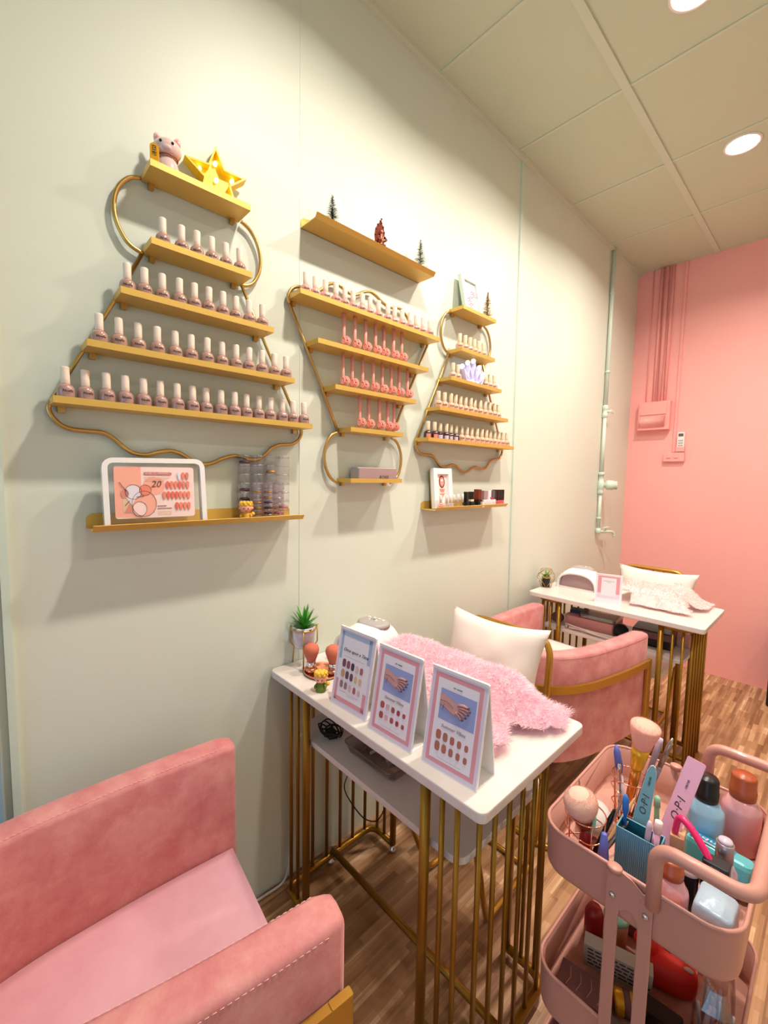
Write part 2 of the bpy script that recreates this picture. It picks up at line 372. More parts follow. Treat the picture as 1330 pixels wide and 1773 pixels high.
for a, b in (((WX0, WZ0), (WX0 + 0.05, WZ1)), ((WX1 - 0.05, WZ0), (WX1, WZ1)), ((WX0 + 0.05, WZ0), (WX1 - 0.05, WZ0 + 0.05)), ((WX0 + 0.05, WZ1 - 0.05), (WX1 - 0.05, WZ1)), ((1.28, WZ0 + 0.05), (1.32, WZ1 - 0.05))):
    m.box((a[0], FW - 0.08, a[1]), (b[0], FW - 0.03, b[1]))
win = struct(m, 'window_1', 'white')
M().box((WX0 + 0.04, FW - 0.058, WZ0 + 0.04), (WX1 - 0.04, FW - 0.052, WZ1 - 0.04)).build('window_pane', 'pane', win)
# ceiling battens, crown strip, wall strips
m = M()
m.box((0.472, FW, CEIL - 0.007), (0.502, DB, CEIL)); m.box((1.07, FW, CEIL - 0.007), (1.10, DB, CEIL))
for y in (-0.4, 0.19, 0.78, 1.368, 1.945, 2.535, 3.12):
    m.box((0.0, y - 0.006, CEIL - 0.004), (0.472, y + 0.006, CEIL)); m.box((0.502, y - 0.006, CEIL - 0.004), (1.07, y + 0.006, CEIL)); m.box((1.10, y - 0.006, CEIL - 0.004), (RW, y + 0.006, CEIL))
struct(m, 'trim_1', 'ceil_strip')
m = M(); m.box((0.0, FW, CEIL - 0.016), (0.022, DB, CEIL)); struct(m, 'trim_2', 'ceil_strip')
T = TR(0, 2.008, CEIL - 0.014) @ RX(math.radians(1.25))
m = M(); m.box((0, -0.011, -2.895), (0.008, 0.011, 0), T=T); struct(m, 'trim_3', 'pipe')
m = M(); m.box((0, 0.022, 0.0), (0.012, 0.036, CEIL - 0.02)); struct(m, 'trim_4', 'pipe')
m = M(); m.box((0, -0.006, 0.0), (0.02, 0.006, 1.9)); struct(m, 'trim_5', 'bluestrip')
m = M(); m.box((0, 0.7485, 0.0), (0.0012, 0.7500, CEIL - 0.02)); struct(m, 'trim_6', 'mint')
# ------------------------------------------------------------------ downlights
LY = (2.636, 1.721, 0.806)
LABD = ['round recessed ceiling downlight glowing near the pink wall', 'round recessed ceiling downlight cut off at the top edge of the photo', 'round ceiling downlight above the near manicure table', 'round ceiling downlight above the pink tub chair', 'round ceiling downlight by the shop window']
dl0 = None
for i, y in enumerate(LY):
    x = 0.755
    if dl0 is None:
        t = thing('recessed_downlight', LABD[0], 'light', (x, y, CEIL), group='recessed ceiling downlights')
        M().lathe([(0.060, 0), (0.060, -0.004), (0.064, -0.006), (0.070, -0.006), (0.073, 0)], 32).build('trim_ring', 'white', t)
        M().lathe([(0.0001, -0.0025), (0.060, -0.0025), (0.060, -0.001)], 32).build('lens', 'emitdisk', t)
        dl0 = t
    else: dup(dl0, (x, y, CEIL), label=LABD[i])
    ld = bpy.data.lights.new('downlight_beam', 'AREA'); ld.shape = 'DISK'; ld.size = 0.11; ld.energy = LPOW; ld.color = LCOL; ld.spread = math.radians(LSPREAD)
    lo = bpy.data.objects.new('downlight_beam', ld); C.objects.link(lo); lo.location = (x, y, CEIL - 0.012)
for i, y in enumerate((0.3, 1.72, 2.9)):      # added unseen row over the aisle, fill light for the camera side
    x = 1.9
    dup(dl0, (x, y, CEIL), label=('added unseen fill downlight over the aisle opposite the chair', 'added unseen fill downlight over the aisle opposite the trolley', 'added unseen fill downlight over the aisle by the pink wall')[i])
    ld = bpy.data.lights.new('downlight_beam', 'AREA'); ld.shape = 'DISK'; ld.size = 0.085; ld.energy = LPOW2; ld.color = LCOL; ld.spread = math.radians(LSPREAD)
    lo = bpy.data.objects.new('downlight_beam', ld); C.objects.link(lo); lo.location = (x, y, CEIL - 0.012)
# ------------------------------------------------------------------ world, window portal, camera
w = bpy.data.worlds.new('daylight'); bpy.context.scene.world = w; w.use_nodes = True
bg = w.node_tree.nodes['Background']; bg.inputs['Color'].default_value = (0.55, 0.74, 1.0, 1); bg.inputs['Strength'].default_value = SKY
pd = bpy.data.lights.new('window_portal', 'AREA'); pd.shape = 'RECTANGLE'; pd.size = WX1 - WX0; pd.size_y = WZ1 - WZ0; pd.cycles.is_portal = True
po = bpy.data.objects.new('window_portal', pd); C.objects.link(po); po.location = ((WX0 + WX1) / 2, FW - 0.09, (WZ0 + WZ1) / 2); po.rotation_euler = (PI / 2, 0, 0)
sc = bpy.context.scene
yaw, pit, rol = (math.radians(a) for a in (46.893, -4.794, 1.0305))
f = Vector((-math.sin(yaw) * math.cos(pit), math.cos(yaw) * math.cos(pit), math.sin(pit)))
r0 = f.cross(Vector((0, 0, 1))).normalized(); u0 = r0.cross(f)
rr = r0 * math.cos(rol) + u0 * math.sin(rol); uu = u0 * math.cos(rol) - r0 * math.sin(rol)
cam = bpy.data.cameras.new('camera'); co = bpy.data.objects.new('camera', cam); C.objects.link(co)
co.matrix_world = Matrix(((rr.x, uu.x, -f.x, 1.2), (rr.y, uu.y, -f.y, 0.0), (rr.z, uu.z, -f.z, 1.362), (0, 0, 0, 1)))
cam.sensor_fit = 'VERTICAL'; cam.sensor_height = 36.0; cam.lens = 748.0 / 1773.0 * 36.0; cam.clip_start = 0.02
sc.camera = co
sc.view_settings.view_transform = 'Standard'; sc.view_settings.look = 'None'; sc.view_settings.exposure = EXPO; sc.view_settings.gamma = 1.0; sc.view_settings.use_curve_mapping = False
sc.cycles.max_bounces = 10; sc.cycles.diffuse_bounces = 6; sc.cycles.glossy_bounces = 4; sc.cycles.transparent_max_bounces = 96; sc.cycles.caustics_reflective = False; sc.cycles.caustics_refractive = False
sc.cycles.sample_clamp_indirect = 6.0

# ------------------------------------------------------------------ things on the mint wall near the pink corner
t = thing('water_pipe', 'mint painted water pipe with valves and a tap running down the wall', 'pipe', (0, 3.188, 0))
M().tube([(0.018, 0, CEIL - 0.002), (0.018, 0, 1.86)], 0.0125, 12).tube([(0.018, 0, 1.80), (0.018, 0, 1.40)], 0.0125, 12).tube([(0.018, 0, 1.27), (0.018, 0, 1.0)], 0.0115, 12).build('pipe_run', 'pipe', t)
for z in (2.62, 2.1, 1.09):
    M().tube([(0.002, 0.0, z), (0.018, 0.0, z)], 0.006, 8).lathe([(0.0135, z - 0.008), (0.0155, z - 0.008), (0.0155, z + 0.008), (0.0135, z + 0.008)], 14, T=TR(0.018, 0, 0)).build('pipe_clamp', 'pipe', t)
v = M().lathe([(0.013, 1.79), (0.019, 1.795), (0.019, 1.815), (0.016, 1.82), (0.016, 1.845), (0.019, 1.85), (0.019, 1.87), (0.013, 1.875)], 16, T=TR(0.018, 0, 0)).tube([(0.018, 0, 1.832), (0.055, 0, 1.832)], 0.008, 10).build('stop_valve', 'pipe', t)
M().box((0.05, -0.01, 1.822), (0.062, 0.05, 1.842), bev=0.003).build('valve_lever', 'pipe', v)
v = M().lathe([(0.0125, 1.39), (0.021, 1.395), (0.021, 1.41), (0.016, 1.415), (0.017, 1.35), (0.021, 1.345), (0.021, 1.30), (0.017, 1.295), (0.02, 1.28), (0.02, 1.262), (0.012, 1.258)], 16, T=TR(0.018, 0, 0)).build('gate_valve', 'pipe', t)
M().lathe([(0.015, 0.0), (0.017, 0.03), (0.03, 0.032), (0.034, 0.045), (0.034, 0.075), (0.028, 0.08), (0.03, 0.1), (0.0001, 0.104)], 18, T=TR(0.018, 0.0, 1.325) @ RY(PI / 2) @ RX(-0.5)).build('valve_wheel', 'pipe', v)
v = M().lathe([(0.0115, 1.02), (0.017, 1.02), (0.017, 0.985), (0.0115, 0.98)], 14, T=TR(0.018, 0, 0)).tube(spline([(0.018, 0, 1.0), (0.03, 0.02, 0.995), (0.055, 0.06, 0.995), (0.075, 0.1, 0.992), (0.082, 0.115, 0.975), (0.083, 0.118, 0.955)], 4), 0.0095, 10).build('tap_spout', 'pipe', t)
M().tube([(0.05, 0.05, 0.995), (0.05, 0.05, 1.02)], 0.006, 8).box((0.04, 0.02, 1.018), (0.06, 0.1, 1.028), bev=0.003).build('tap_lever', 'pipe', v)
# ------------------------------------------------------------------ pink wall fittings
for i, (x, r, n, lb) in enumerate(((0.108, 0.0035, 'wall_cable', 'thin pink painted cable running down the pink wall to the switch box'), (0.163, 0.0105, 'wall_conduit', 'pink painted conduit second from the corner above the switch box'),
        (0.197, 0.0125, 'wall_conduit', 'thickest pink painted conduit in the middle above the switch box'), (0.234, 0.0105, 'wall_conduit', 'pink painted conduit farthest from the corner above the switch box'))):
    tag(M().tube([(x, DB - r - 0.002, CEIL - 0.001), (x, DB - r - 0.002, 1.945)], r, 10).build(n, 'pinkpaint'), lb, 'conduit' if r > 0.005 else 'cable', 'pink conduits on the wall')
tag(M().box((0.302, DB - 0.012, 1.572), (0.322, DB, CEIL - 0.001), bev=0.003).build('wall_trunking', 'pinkpaint'), 'flat pink painted cable trunking leading down to the switch plate', 'trunking')
t = thing('switch_box', 'pink painted fuse switch box with curved cover under the conduits', 'box', (0, DB, 0))
M().box((0.072, -0.055, 1.735), (0.282, 0, 1.945), bev=0.006).build('box_body', 'pinkpaint', t)
M().box((0.09, -0.062, 1.85), (0.262, -0.055, 1.93)).build('upper_panel', 'pinkpaint', t)
m = M(); pr = [(-0.056 - 0.034 * math.sin(PI * k / 10 * 0.95 + 0.1), 1.758 + 0.082 * k / 10) for k in range(11)]
vs = [(x, y, z) for x in (0.098, 0.255) for y, z in pr]; fs = [(k, k + 1, 12 + k, 11 + k) for k in range(10)] + [tuple(range(11)), tuple(reversed(range(11, 22)))]
m.add(vs, fs, 0, True).build('curved_cover', 'pinkpaint', t)
M().box((0.078, -0.066, 1.738), (0.276, -0.055, 1.748)).build('bottom_lip', 'pinkpaint', t)
t = thing('remote_control', 'white air conditioner remote control in a holder on the pink wall', 'remote', (0.356, DB - 0.008, 1.577))
M().slab(rrect(-0.022, -0.068, 0.022, 0.068, 0.008), 0, 0.02, 0, TR(0, 0, 0.068) @ FY, 0.004).build('remote_body', 'white', t)
M().box((-0.015, -0.0215, 0.106), (0.015, -0.02, 0.126)).build('display', 'dgrey', t)
m = M()
for k in range(9): m.box((-0.013 + (k % 3) * 0.01, -0.022, 0.035 + (k // 3) * 0.018), (-0.006 + (k % 3) * 0.01, -0.02, 0.045 + (k // 3) * 0.018))
m.build('buttons', 'grey', t)
M().box((-0.026, -0.024, -0.003), (0.026, 0.008, 0.03)).build('wall_holder', 'pinkpaint', t)
t = thing('switch_plate', 'pink painted double switch plate below the remote control', 'switch', (0, DB, 0))
M().box((0.252, -0.03, 1.503), (0.385, 0, 1.568), bev=0.004).build('plate', 'pinkpaint', t)
for x in (0.29, 0.335): M().box((x - 0.014, -0.036, 1.528), (x + 0.014, -0.029, 1.54), bev=0.002).build('rocker_switch', 'pinkpaint', t)
tag(M().box((0.955, 3.45, 0.0), (1.25, 3.70, 0.40), bev=0.01).slab(rrect(0.945, 3.44, 1.26, 3.705, 0.02), 0.40, 0.43, 0, None, 0.005).build('black_bin', 'blackmat'), 'black lidded bin at the foot of the pink wall by the photo edge', 'bin')

# ------------------------------------------------------------------ tiered gold wall racks
YC, ZS = 0.431, (2.048, 1.880, 1.753, 1.626, 1.500); HALF = (0.12, 0.122, 0.186, 0.252, 0.314)
def shelf_mesh(h):
    m = M(); d = 0.08
    m.box((0.004, -h, 0.0), (d, h, 0.0025)); m.box((d - 0.0025, -h, 0.0025), (d, h, 0.0145)); m.box((0.004, -h, 0.0025), (0.0065, h, 0.0145))
    m.box((0.0065, -h, 0.0025), (d - 0.0025, -h + 0.0022, 0.0145)); m.box((0.0065, h - 0.0022, 0.0025), (d - 0.0025, h, 0.0145)); return m
SM = [shelf_mesh(h) for h in HALF]
LEFT = [(-.124, 2.050), (-.149, 2.037), (-.170, 2.009), (-.180, 1.972), (-.177, 1.935), (-.162, 1.903), (-.146, 1.888), (-.124, 1.880)]
SIDE = [(-.124, 1.880), (-.186, 1.753), (-.251, 1.626), (-.311, 1.510)]
WAVE = [(-.311, 1.510), (-.316, 1.492), (-.304, 1.468), (-.282, 1.454), (-.247, 1.451), (-.218, 1.450), (-.197, 1.438), (-.175, 1.418), (-.155, 1.406), (-.127, 1.403), (-.100, 1.411), (-.074, 1.416), (-.048, 1.410), (-.021, 1.394), (.008, 1.384), (.036, 1.389), (.062, 1.401), (.092, 1.410), (.117, 1.409), (.145, 1.402), (.170, 1.404), (.193, 1.419), (.213, 1.438), (.242, 1.450), (.284, 1.455), (.306, 1.470), (.317, 1.492), (.311, 1.510)]
def rack(yc, flip, label):
    t = thing('tiered_wall_rack', label, 'rack', (0, yc, 0), group='gold tiered wall racks')
    fz = (lambda z: 3.385 - z) if flip else (lambda z: z)
    for h, z, sm in zip(HALF, ZS, SM):
        zz = fz(z); sm.build('shelf', 'goldshelf', t, (0, 0, zz))
    m = M(); X = 0.013
    L = spline([(X, y, fz(z)) for y, z in LEFT], 4); R = [Vector((X, -p.y, p.z)) for p in reversed(L)]
    m.tube(L, 0.0052, 8); m.tube(R, 0.0052, 8)
    S = [(X, y, fz(z)) for y, z in SIDE]
    m.tube(S, 0.0045, 8); m.tube([(X, -p[1], p[2]) for p in S], 0.0045, 8)
    m.tube(spline([(X, y, fz(z)) for y, z in WAVE], 4), 0.0052, 8)
    m.build('tube_frame', 'goldtube', t)
    lug = M().box((0.0005, -0.006, -0.012), (0.013, 0.006, 0)); l0 = None
    for z, h in zip(ZS, HALF):
        for s in (-1, 1):
            if l0 is None: o = l0 = lug.build('mounting_lug', 'goldtube', t)
            else: o = l0.copy(); C.objects.link(o); o.parent = t
            o.location = (0, s * (h - 0.02), fz(z))
    return t
rack(YC, False, 'near tree-shaped gold wall rack topped by the yellow star')
rack(1.016, True, 'upside-down tree gold wall rack in the middle holding the speaker')
rack(1.592, False, 'tree-shaped gold wall rack with the lilac crown on it')
def ledge(y0, y1, zb, label):
    t = thing('picture_ledge', label, 'shelf', (0, y0, zb), group='gold picture ledges'); L = y1 - y0
    m = M(); m.box((0.0005, 0, 0), (0.078, L, 0.002))
    m.add([(0.078, 0, 0), (0.088, 0, 0.014), (0.0895, 0, 0.0128), (0.0795, 0, -0.001), (0.078, L, 0), (0.088, L, 0.014), (0.0895, L, 0.0128), (0.0795, L, -0.001)], [(0, 4, 5, 1), (1, 5, 6, 2), (2, 6, 7, 3), (3, 7, 4, 0), (0, 1, 2, 3), (7, 6, 5, 4)])
    pl = rrect(0, 0.0, L, 0.034, 0.014); pl = [p for p in pl if p[1] > 0.014] + [(0, 0.0), (L, 0.0)]
    m.slab(pl, 0.0005, 0.0028, 0, FX)
    m.build('ledge_body', 'goldshelf', t); return t
ledge(0.752, 1.284, 2.112, 'gold ledge above the middle rack holding a statuette and two small trees')
ledge(0.176, 0.712, 1.228, 'gold ledge under the near rack carrying the nail sample frame')
ledge(1.330, 1.858, 1.226, 'gold ledge under the farther tree rack lined with assorted bottles')

# ------------------------------------------------------------------ nail polish bottles
def wrap(r): return lambda v: Vector((r * math.cos(v.x / r), r * math.sin(v.x / r), v.y))
BODY = [(0.0001, 0.0), (0.0142, 0.0), (0.0158, 0.0015), (0.0165, 0.006), (0.0166, 0.027), (0.0160, 0.0325), (0.0142, 0.0372), (0.0112, 0.0402), (0.0084, 0.0415), (0.0080, 0.043)]
CAP = [(0.0080, 0.0425), (0.0084, 0.0430), (0.0082, 0.055), (0.0086, 0.0745), (0.0083, 0.0772), (0.0070, 0.0782), (0.0001, 0.0784)]
def bottle(label, glass, cap, group, dark=False):
    t = thing('nail_polish_bottle', label, 'bottle', (0, 0, 0), group=group)
    M().lathe(BODY, 20).build('glass_body', glass, t); M().lathe(CAP, 16).build('cap', cap, t)
    if dark:
        pts = [(x, z) for x, z in rrect(-0.008, 0.005, 0.008, 0.024, 0.001)]
        m = M(); n = 8; vs = []
        for i in range(n + 1):
            a = -0.55 + 1.1 * i / n
            for z in (0.008, 0.029): vs.append((0.01675 * math.cos(a), 0.01675 * math.sin(a), z))
        m.add(vs, [(2 * i, 2 * i + 2, 2 * i + 3, 2 * i + 1) for i in range(n)], 0, True); m.build('paper_label', dark, t)
    else:
        m = M(); tf = wrap(0.01675)
        m.text('Nuelle', lambda v: tf(v) + Vector((0, 0, 0.0265)), 0.0074, 0, shear=0.3, ext=0.0, bold=0.00022)
        m.text('nail gel', lambda v: tf(v) + Vector((0, 0, 0.0215)), 0.0026, 0, ext=0.0)
        m.build('printed_label', 'ink', t)
    return t
def row(proto, ys, z, what, group, x=0.045, turn=-0.45, start=0):
    for i, y in enumerate(ys):
        w = ORD[i + start] if i + start else 'first'
        lb = what % w; turn = math.atan2(-y, 1.155) + 0.22
        o = proto if proto.get('fresh') else None
        if o is not None:
            del o['fresh']; o['label'] = lb; o.location = (x, y, z); o.rotation_euler = (0, 0, turn); o['group'] = group
        else: o = dup(proto, (x + random.uniform(-0.003, 0.003), y, z), turn + random.uniform(-0.22, 0.22), lb, group)
S2 = (0.344, 0.387, 0.423, 0.460, 0.498, 0.536); S3 = (0.267, 0.302, 0.341, 0.379, 0.415, 0.450, 0.487, 0.524, 0.561, 0.601)
S4 = (0.208, 0.246, 0.286, 0.326, 0.367, 0.405, 0.444, 0.484, 0.522, 0.559, 0.597, 0.637, 0.676)
S5 = (0.143, 0.179, 0.218, 0.255, 0.293, 0.330, 0.368, 0.406, 0.441, 0.479, 0.516, 0.551, 0.589, 0.625, 0.664, 0.700, 0.737)
p = bottle('x', 'mauve', 'capcream', 'g'); p['fresh'] = 1
p2 = bottle('x', 'mauve2', 'capcream', 'g'); p2['fresh'] = 1
ZB = 0.0027
row(p, S2, 1.880 + ZB, 'mauve polish bottle, %s from the left on the six-bottle row, near rack', 'mauve polish on the near rack, short top row')
row(p, S3, 1.753 + ZB, 'mauve polish bottle, %s from the left on the ten-bottle row, near rack', 'mauve polish on the near rack, second row')
row(p, S4, 1.626 + ZB, 'mauve polish bottle, %s from the left on the thirteen-bottle row, near rack', 'mauve polish on the near rack, third row')
row(p2, S5, 1.500 + ZB, 'dusty mauve polish bottle, %s from the left on the near rack lowest row', 'mauve polish on the near rack, lowest row')
C1 = (0.742, 0.778, 0.814, 0.853, 0.892, 0.925, 0.962, 1.000, 1.039, 1.082, 1.119, 1.155, 1.193, 1.230, 1.267, 1.304)
p = bottle('x', 'pinkpolish', 'capcream', 'g'); p['fresh'] = 1
row(p, C1, 1.885 + ZB, 'rose pink polish bottle, %s from the left on the middle rack top row', 'rose polish on the middle rack')
R2 = (1.499, 1.534, 1.571, 1.606, 1.639, 1.674); R3 = (1.461, 1.497, 1.700, 1.734, 1.766)
R4 = (1.373, 1.412, 1.449, 1.483, 1.520, 1.554, 1.589, 1.624, 1.662, 1.700, 1.738, 1.775, 1.811)
R5d = (1.312, 1.349, 1.387, 1.424, 1.459, 1.494); R5 = (1.534, 1.570, 1.606, 1.643, 1.680, 1.716, 1.752, 1.789, 1.824, 1.858, 1.890)
p = bottle('x', 'nude', 'capcream2', 'g'); p['fresh'] = 1
row(p, R2, 1.880 + ZB, 'nude polish bottle, %s from the left on the crown rack six-bottle row', 'nude polish on the crown rack, short top row')
row(p, R3[:2], 1.753 + ZB, 'nude polish bottle, %s from the left beside the lilac crown, on its rack-frame side', 'nude polish beside the crown')
row(p, R3[2:], 1.753 + ZB, 'nude polish bottle, %s to the right of the lilac crown lamp', 'nude polish past the crown')
row(p, R4, 1.626 + ZB, 'nude polish bottle, %s from the left on the row just under the lilac crown', 'nude polish under the crown')
row(p, R5, 1.500 + ZB, 'nude polish bottle, %s after the dark plum bottles on the crown rack lowest row', 'nude polish beyond the dark bottles')
p = bottle('x', 'darkpolish', 'capcream2', 'g', dark='nailc1'); p['fresh'] = 1
row(p, R5d[:2], 1.500 + ZB, 'dark plum polish bottle with coral label, %s from the left on the lowest row', 'dark plum polish with coral labels', turn=-0.6)
p = bottle('x', 'darkpolish', 'capcream2', 'g', dark='cardedge'); p['fresh'] = 1
row(p, R5d[2:], 1.500 + ZB, 'dark plum polish bottle with pale label, %s after the coral-labelled pair', 'dark plum polish with pale labels', turn=-0.6)

# ------------------------------------------------------------------ rose-headed sticks on the middle rack
def rose_stick(h):
    t = thing('rose_headed_stick', 'x', 'ornament', (0, 0, 0))
    M().tube([(0, -0.004, 0.018), (-0.001, -0.003, h * 0.5), (0.0, -0.005, h)], [0.0066, 0.0054, 0.0060], 10).build('stick', 'rosepink', t)
    m = M(); T0 = TR(0.0085, 0.0025, 0.034) @ RZ(-0.5) @ FX @ Matrix.Scale(0.96, 4)
    m.ball((0, 0, -0.002), 0.0135, 14, 0, T0, (0.92, 1.1, 0.45))
    for r, k in ((0.0125, 0), (0.0088, 1), (0.005, 2)):
        n = 16; m.tube([(r * (0.9 + 0.1 * math.cos(3 * a + k)) * math.cos(a), 1.15 * r * math.sin(a), 0.0028 + 0.0016 * k) for a in [2 * PI * j / n for j in range(n)]], 0.0019, 6, 0, True, T0)
    T1 = TR(0.0065, -0.0085, 0.034) @ RZ(-0.5) @ FX @ RY(-0.55) @ Matrix.Scale(0.85, 4)
    m.ball((0, 0, -0.002), 0.0105, 12, 0, T1, (0.75, 1.3, 0.5)); m.tube([(0.0072 * math.cos(a), 0.0125 * math.sin(a), 0.003) for a in [2 * PI * j / 14 for j in range(14)]], 0.0018, 6, 0, True, T1)
    m.build('rose_head', 'rosepink', t); return t
for rowi, (ys, zb, name) in enumerate((((0.891, 0.936, 0.982, 1.028, 1.071, 1.114, 1.157), 1.759, 'upper'), ((0.889, 0.929, 0.973, 1.019, 1.064, 1.107, 1.151, 1.190), 1.632, 'middle'), ((0.962, 1.004, 1.050, 1.094, 1.128), 1.505, 'lowest'))):
    pr = rose_stick(0.121)
    for i, y in enumerate(ys):
        lb = 'coral pink rose-headed stick, %s from the left in the %s row of the middle rack' % (ORD[i], name); g = 'rose-headed sticks, %s row' % name
        if i == 0: pr.location = (0.046, y, zb + ZB); pr['label'] = lb; pr['group'] = g
        else: dup(pr, (0.046 + random.uniform(-.003, .003), y, zb + ZB), random.uniform(-0.25, 0.15), lb, g)
# ------------------------------------------------------------------ top of the near rack: piggy-coloured cat and star
t = thing('lucky_cat_figurine', 'pale pink porcelain lucky cat with gold plaque on the near rack top shelf', 'figurine', (0.044, 0.359, 2.048 + ZB), rz=-0.35)
m = M(); m.lathe([(0.0001, 0), (0.021, 0), (0.0245, 0.004), (0.0245, 0.022), (0.021, 0.038), (0.0165, 0.048), (0.0001, 0.052)], 24, sy=1.05)
m.ball((0.012, -0.013, 0.012), 0.011, 12, sc=(1, .8, .8)); m.ball((0.012, 0.013, 0.012), 0.011, 12, sc=(1, .8, .8))
m.build('cat_body', 'porcelain', t)
h = M().ball((0.002, 0, 0.068), 0.0275, 20, sc=(0.92, 1.12, 0.88)).ball((0.02, 0, 0.062), 0.012, 14, sc=(.7, 1.1, .7)).build('cat_head', 'porcelain', t)
for s in (-1, 1):
    e = M().lathe([(0.010, 0), (0.0088, 0.008), (0.005, 0.0155), (0.0001, 0.019)], 14, T=TR(0.0, s * 0.0185, 0.0845) @ RX(-s * 0.35), sx=0.55).build('cat_ear', 'porcelain', t)
    M().lathe([(0.0062, 0), (0.0052, 0.005), (0.0001, 0.0115)], 12, T=TR(0.004, s * 0.0185, 0.0855) @ RX(-s * 0.35), sx=0.42).build('inner_ear', 'earpink', e)
    M().ball((0.0245, s * 0.0125, 0.072), 0.0034, 10).build('cat_eye', 'black', t)
M().tube([(0.021 * math.cos(a), 0.022 * math.sin(a), 0.0495) for a in [2 * PI * k / 20 for k in range(20)]], 0.0018, 6, 0, True).build('cat_collar', 'browncap', t)
pq = M().slab([(p[0], p[1]) for p in rrect(-0.0095, 0, 0.0095, 0.062, 0.009)], 0, 0.004, 0, TR(0.022, -0.026, 0.0) @ FX @ RY(0.1), 0.001).build('coin_plaque', 'orange', t)
m = M(); m.text('日', TR(0.0266, -0.026, 0.050) @ FX @ RY(0.1), 0.012, 0); m.text('市', TR(0.0266, -0.026, 0.038) @ FX @ RY(0.1), 0.012, 0); m.build('plaque_writing', 'ink', pq)
# marquee star
def star_poly(R, r, rot): return [((R if k % 2 == 0 else r) * math.cos(rot + PI / 2 + PI * k / 5), (R if k % 2 == 0 else r) * math.sin(rot + PI / 2 + PI * k / 5)) for k in range(10)]
t = thing('star_marquee_light', 'yellow five-pointed star light with glowing bulbs on the near rack top shelf', 'light', (0.022, 0.484, 2.1195))
TS = TR(0, 0, 0) @ RZ(-0.12) @ FX @ RX(-0.10)
P = star_poly(0.081, 0.035, 0.02); Pi = inset(P, 0.0045)
m = M(); m.slab(P, -0.016, -0.004, 0, TS)
n = 10
vs = [(p[0], p[1], -0.004) for p in P] + [(p[0], p[1], 0.012) for p in P] + [(p[0], p[1], 0.012) for p in Pi] + [(p[0], p[1], -0.004) for p in Pi]
fs = [f2 for k in range(n) for f2 in ((k, (k + 1) % n, n + (k + 1) % n, n + k), (n + k, n + (k + 1) % n, 2 * n + (k + 1) % n, 2 * n + k), (2 * n + k, 2 * n + (k + 1) % n, 3 * n + (k + 1) % n, 3 * n + k))]
m.add(vs, fs, 0, False, TS); m.build('star_shell', 'yellow', t)
for k in range(6):
    a = 0.02 + PI / 2 + 2 * PI * k / 5; rr_ = 0.043 if k < 5 else 0.0
    M().lathe([(0.0052, 0), (0.005, 0.006), (0.0035, 0.010), (0.0001, 0.0115)], 12, T=TS @ TR(rr_ * math.cos(a), rr_ * math.sin(a), -0.004)).build('bulb', 'bulb', t)
# ------------------------------------------------------------------ tinsel trees and statuette
def fir(name, label, loc, h, r, green, snow, rows=9):
    t = thing(name, label, 'tree', loc); rnd = random.Random(int(loc[1] * 1000))
    m = M(); m.tube([(0, 0, 0.004), (0, 0, h)], [0.0022, 0.0008], 6); m.lathe([(0.0001, 0), (0.009, 0), (0.009, 0.004), (0.0001, 0.006)], 14); m.build('wire_stem', 'bark', t)
    m = M()
    for k in range(420):
        u = rnd.random() ** 0.8; z = 0.01 + (h - 0.012) * u; rr_ = r * (1 - u) ** 0.9 * (0.8 + 0.2 * rnd.random()) + 0.003; a = rnd.random() * 2 * PI
        d = Vector((math.cos(a), math.sin(a), 0.12)) * rr_; s = Vector((-math.sin(a), math.cos(a), 0)) * 0.0007
        p = Vector((0, 0, z)); mi = 1 if (snow and rnd.random() < snow) else 0
        m.add([p - s, p + s, p + d + s * .5, p + d - s * .5], [(0, 1, 2, 3)], mi); m.add([p + Vector((0, 0, .0008)), p - Vector((0, 0, .0008)), p + d], [(0, 1, 2)], mi)
        if snow and rnd.random() < snow: m.ball(p + d, 0.0011, 5, 1)
    m.build('tinsel', [green, 'snow'], t); return t
fir('tinsel_tree', 'dark frosted little fir tree at the higher near end of the ledge', (0.045, 0.838, 2.114), 0.113, 0.030, 'fir', 0.25)
fir('tinsel_tree', 'lighter green frosted little fir tree at the far end of the ledge', (0.045, 1.244, 2.114), 0.130, 0.033, 'firlight', 0.3)
fir('tinsel_tree', 'gold tinsel tree beside the tilted picture frame on the far rack', (0.045, 1.692, 2.048 + ZB), 0.135, 0.037, 'goldtinsel', 0.0)
t = thing('bronze_statuette', 'small reddish bronze seated statuette with flame halo between two firs', 'figurine', (0.062, 1.030, 2.114), rz=-0.3); t.scale = (1.22, 1.22, 1.22)
M().slab(rrect(-0.012, -0.015, 0.012, 0.015, 0.003), 0, 0.010, 0, None, 0.002).slab(rrect(-0.009, -0.012, 0.009, 0.012, 0.003), 0.010, 0.016, 0, None, 0.001).build('pedestal', 'bronze', t)
m = M(); m.lathe([(0.0001, .015), (0.0125, .016), (0.014, .021), (0.009, .027), (0.0075, .036), (0.0085, .043), (0.004, .048), (0.0055, .052), (0.006, .057), (0.004, .062), (0.0015, .067), (0.0001, .07)], 16, sx=.8)
for s in (-1, 1): m.tube([(0.003, s * .009, .043), (0.009, s * .012, .033), (0.012, s * .004, .027)], 0.0026, 7)
m.build('seated_figure', 'bronze', t)
fl = [(-.008, .016), (-.015, .03), (-.0175, .05), (-.015, .066), (-.009, .078), (-.001, .088), (.003, .094), (.0035, .083), (.009, .074), (.0125, .06), (.0125, .045), (.010, .03), (.008, .016)]
m = M(); m.slab([(p[0], p[1]) for p in reversed(fl)], -0.002, 0.002, 0, TR(-0.008, 0, 0) @ FX)
for k in range(9): m.ball((-0.006, fl[k + 2][0] * .9, fl[k + 2][1]), 0.0028, 7)
m.build('flame_halo', 'bronze', t)
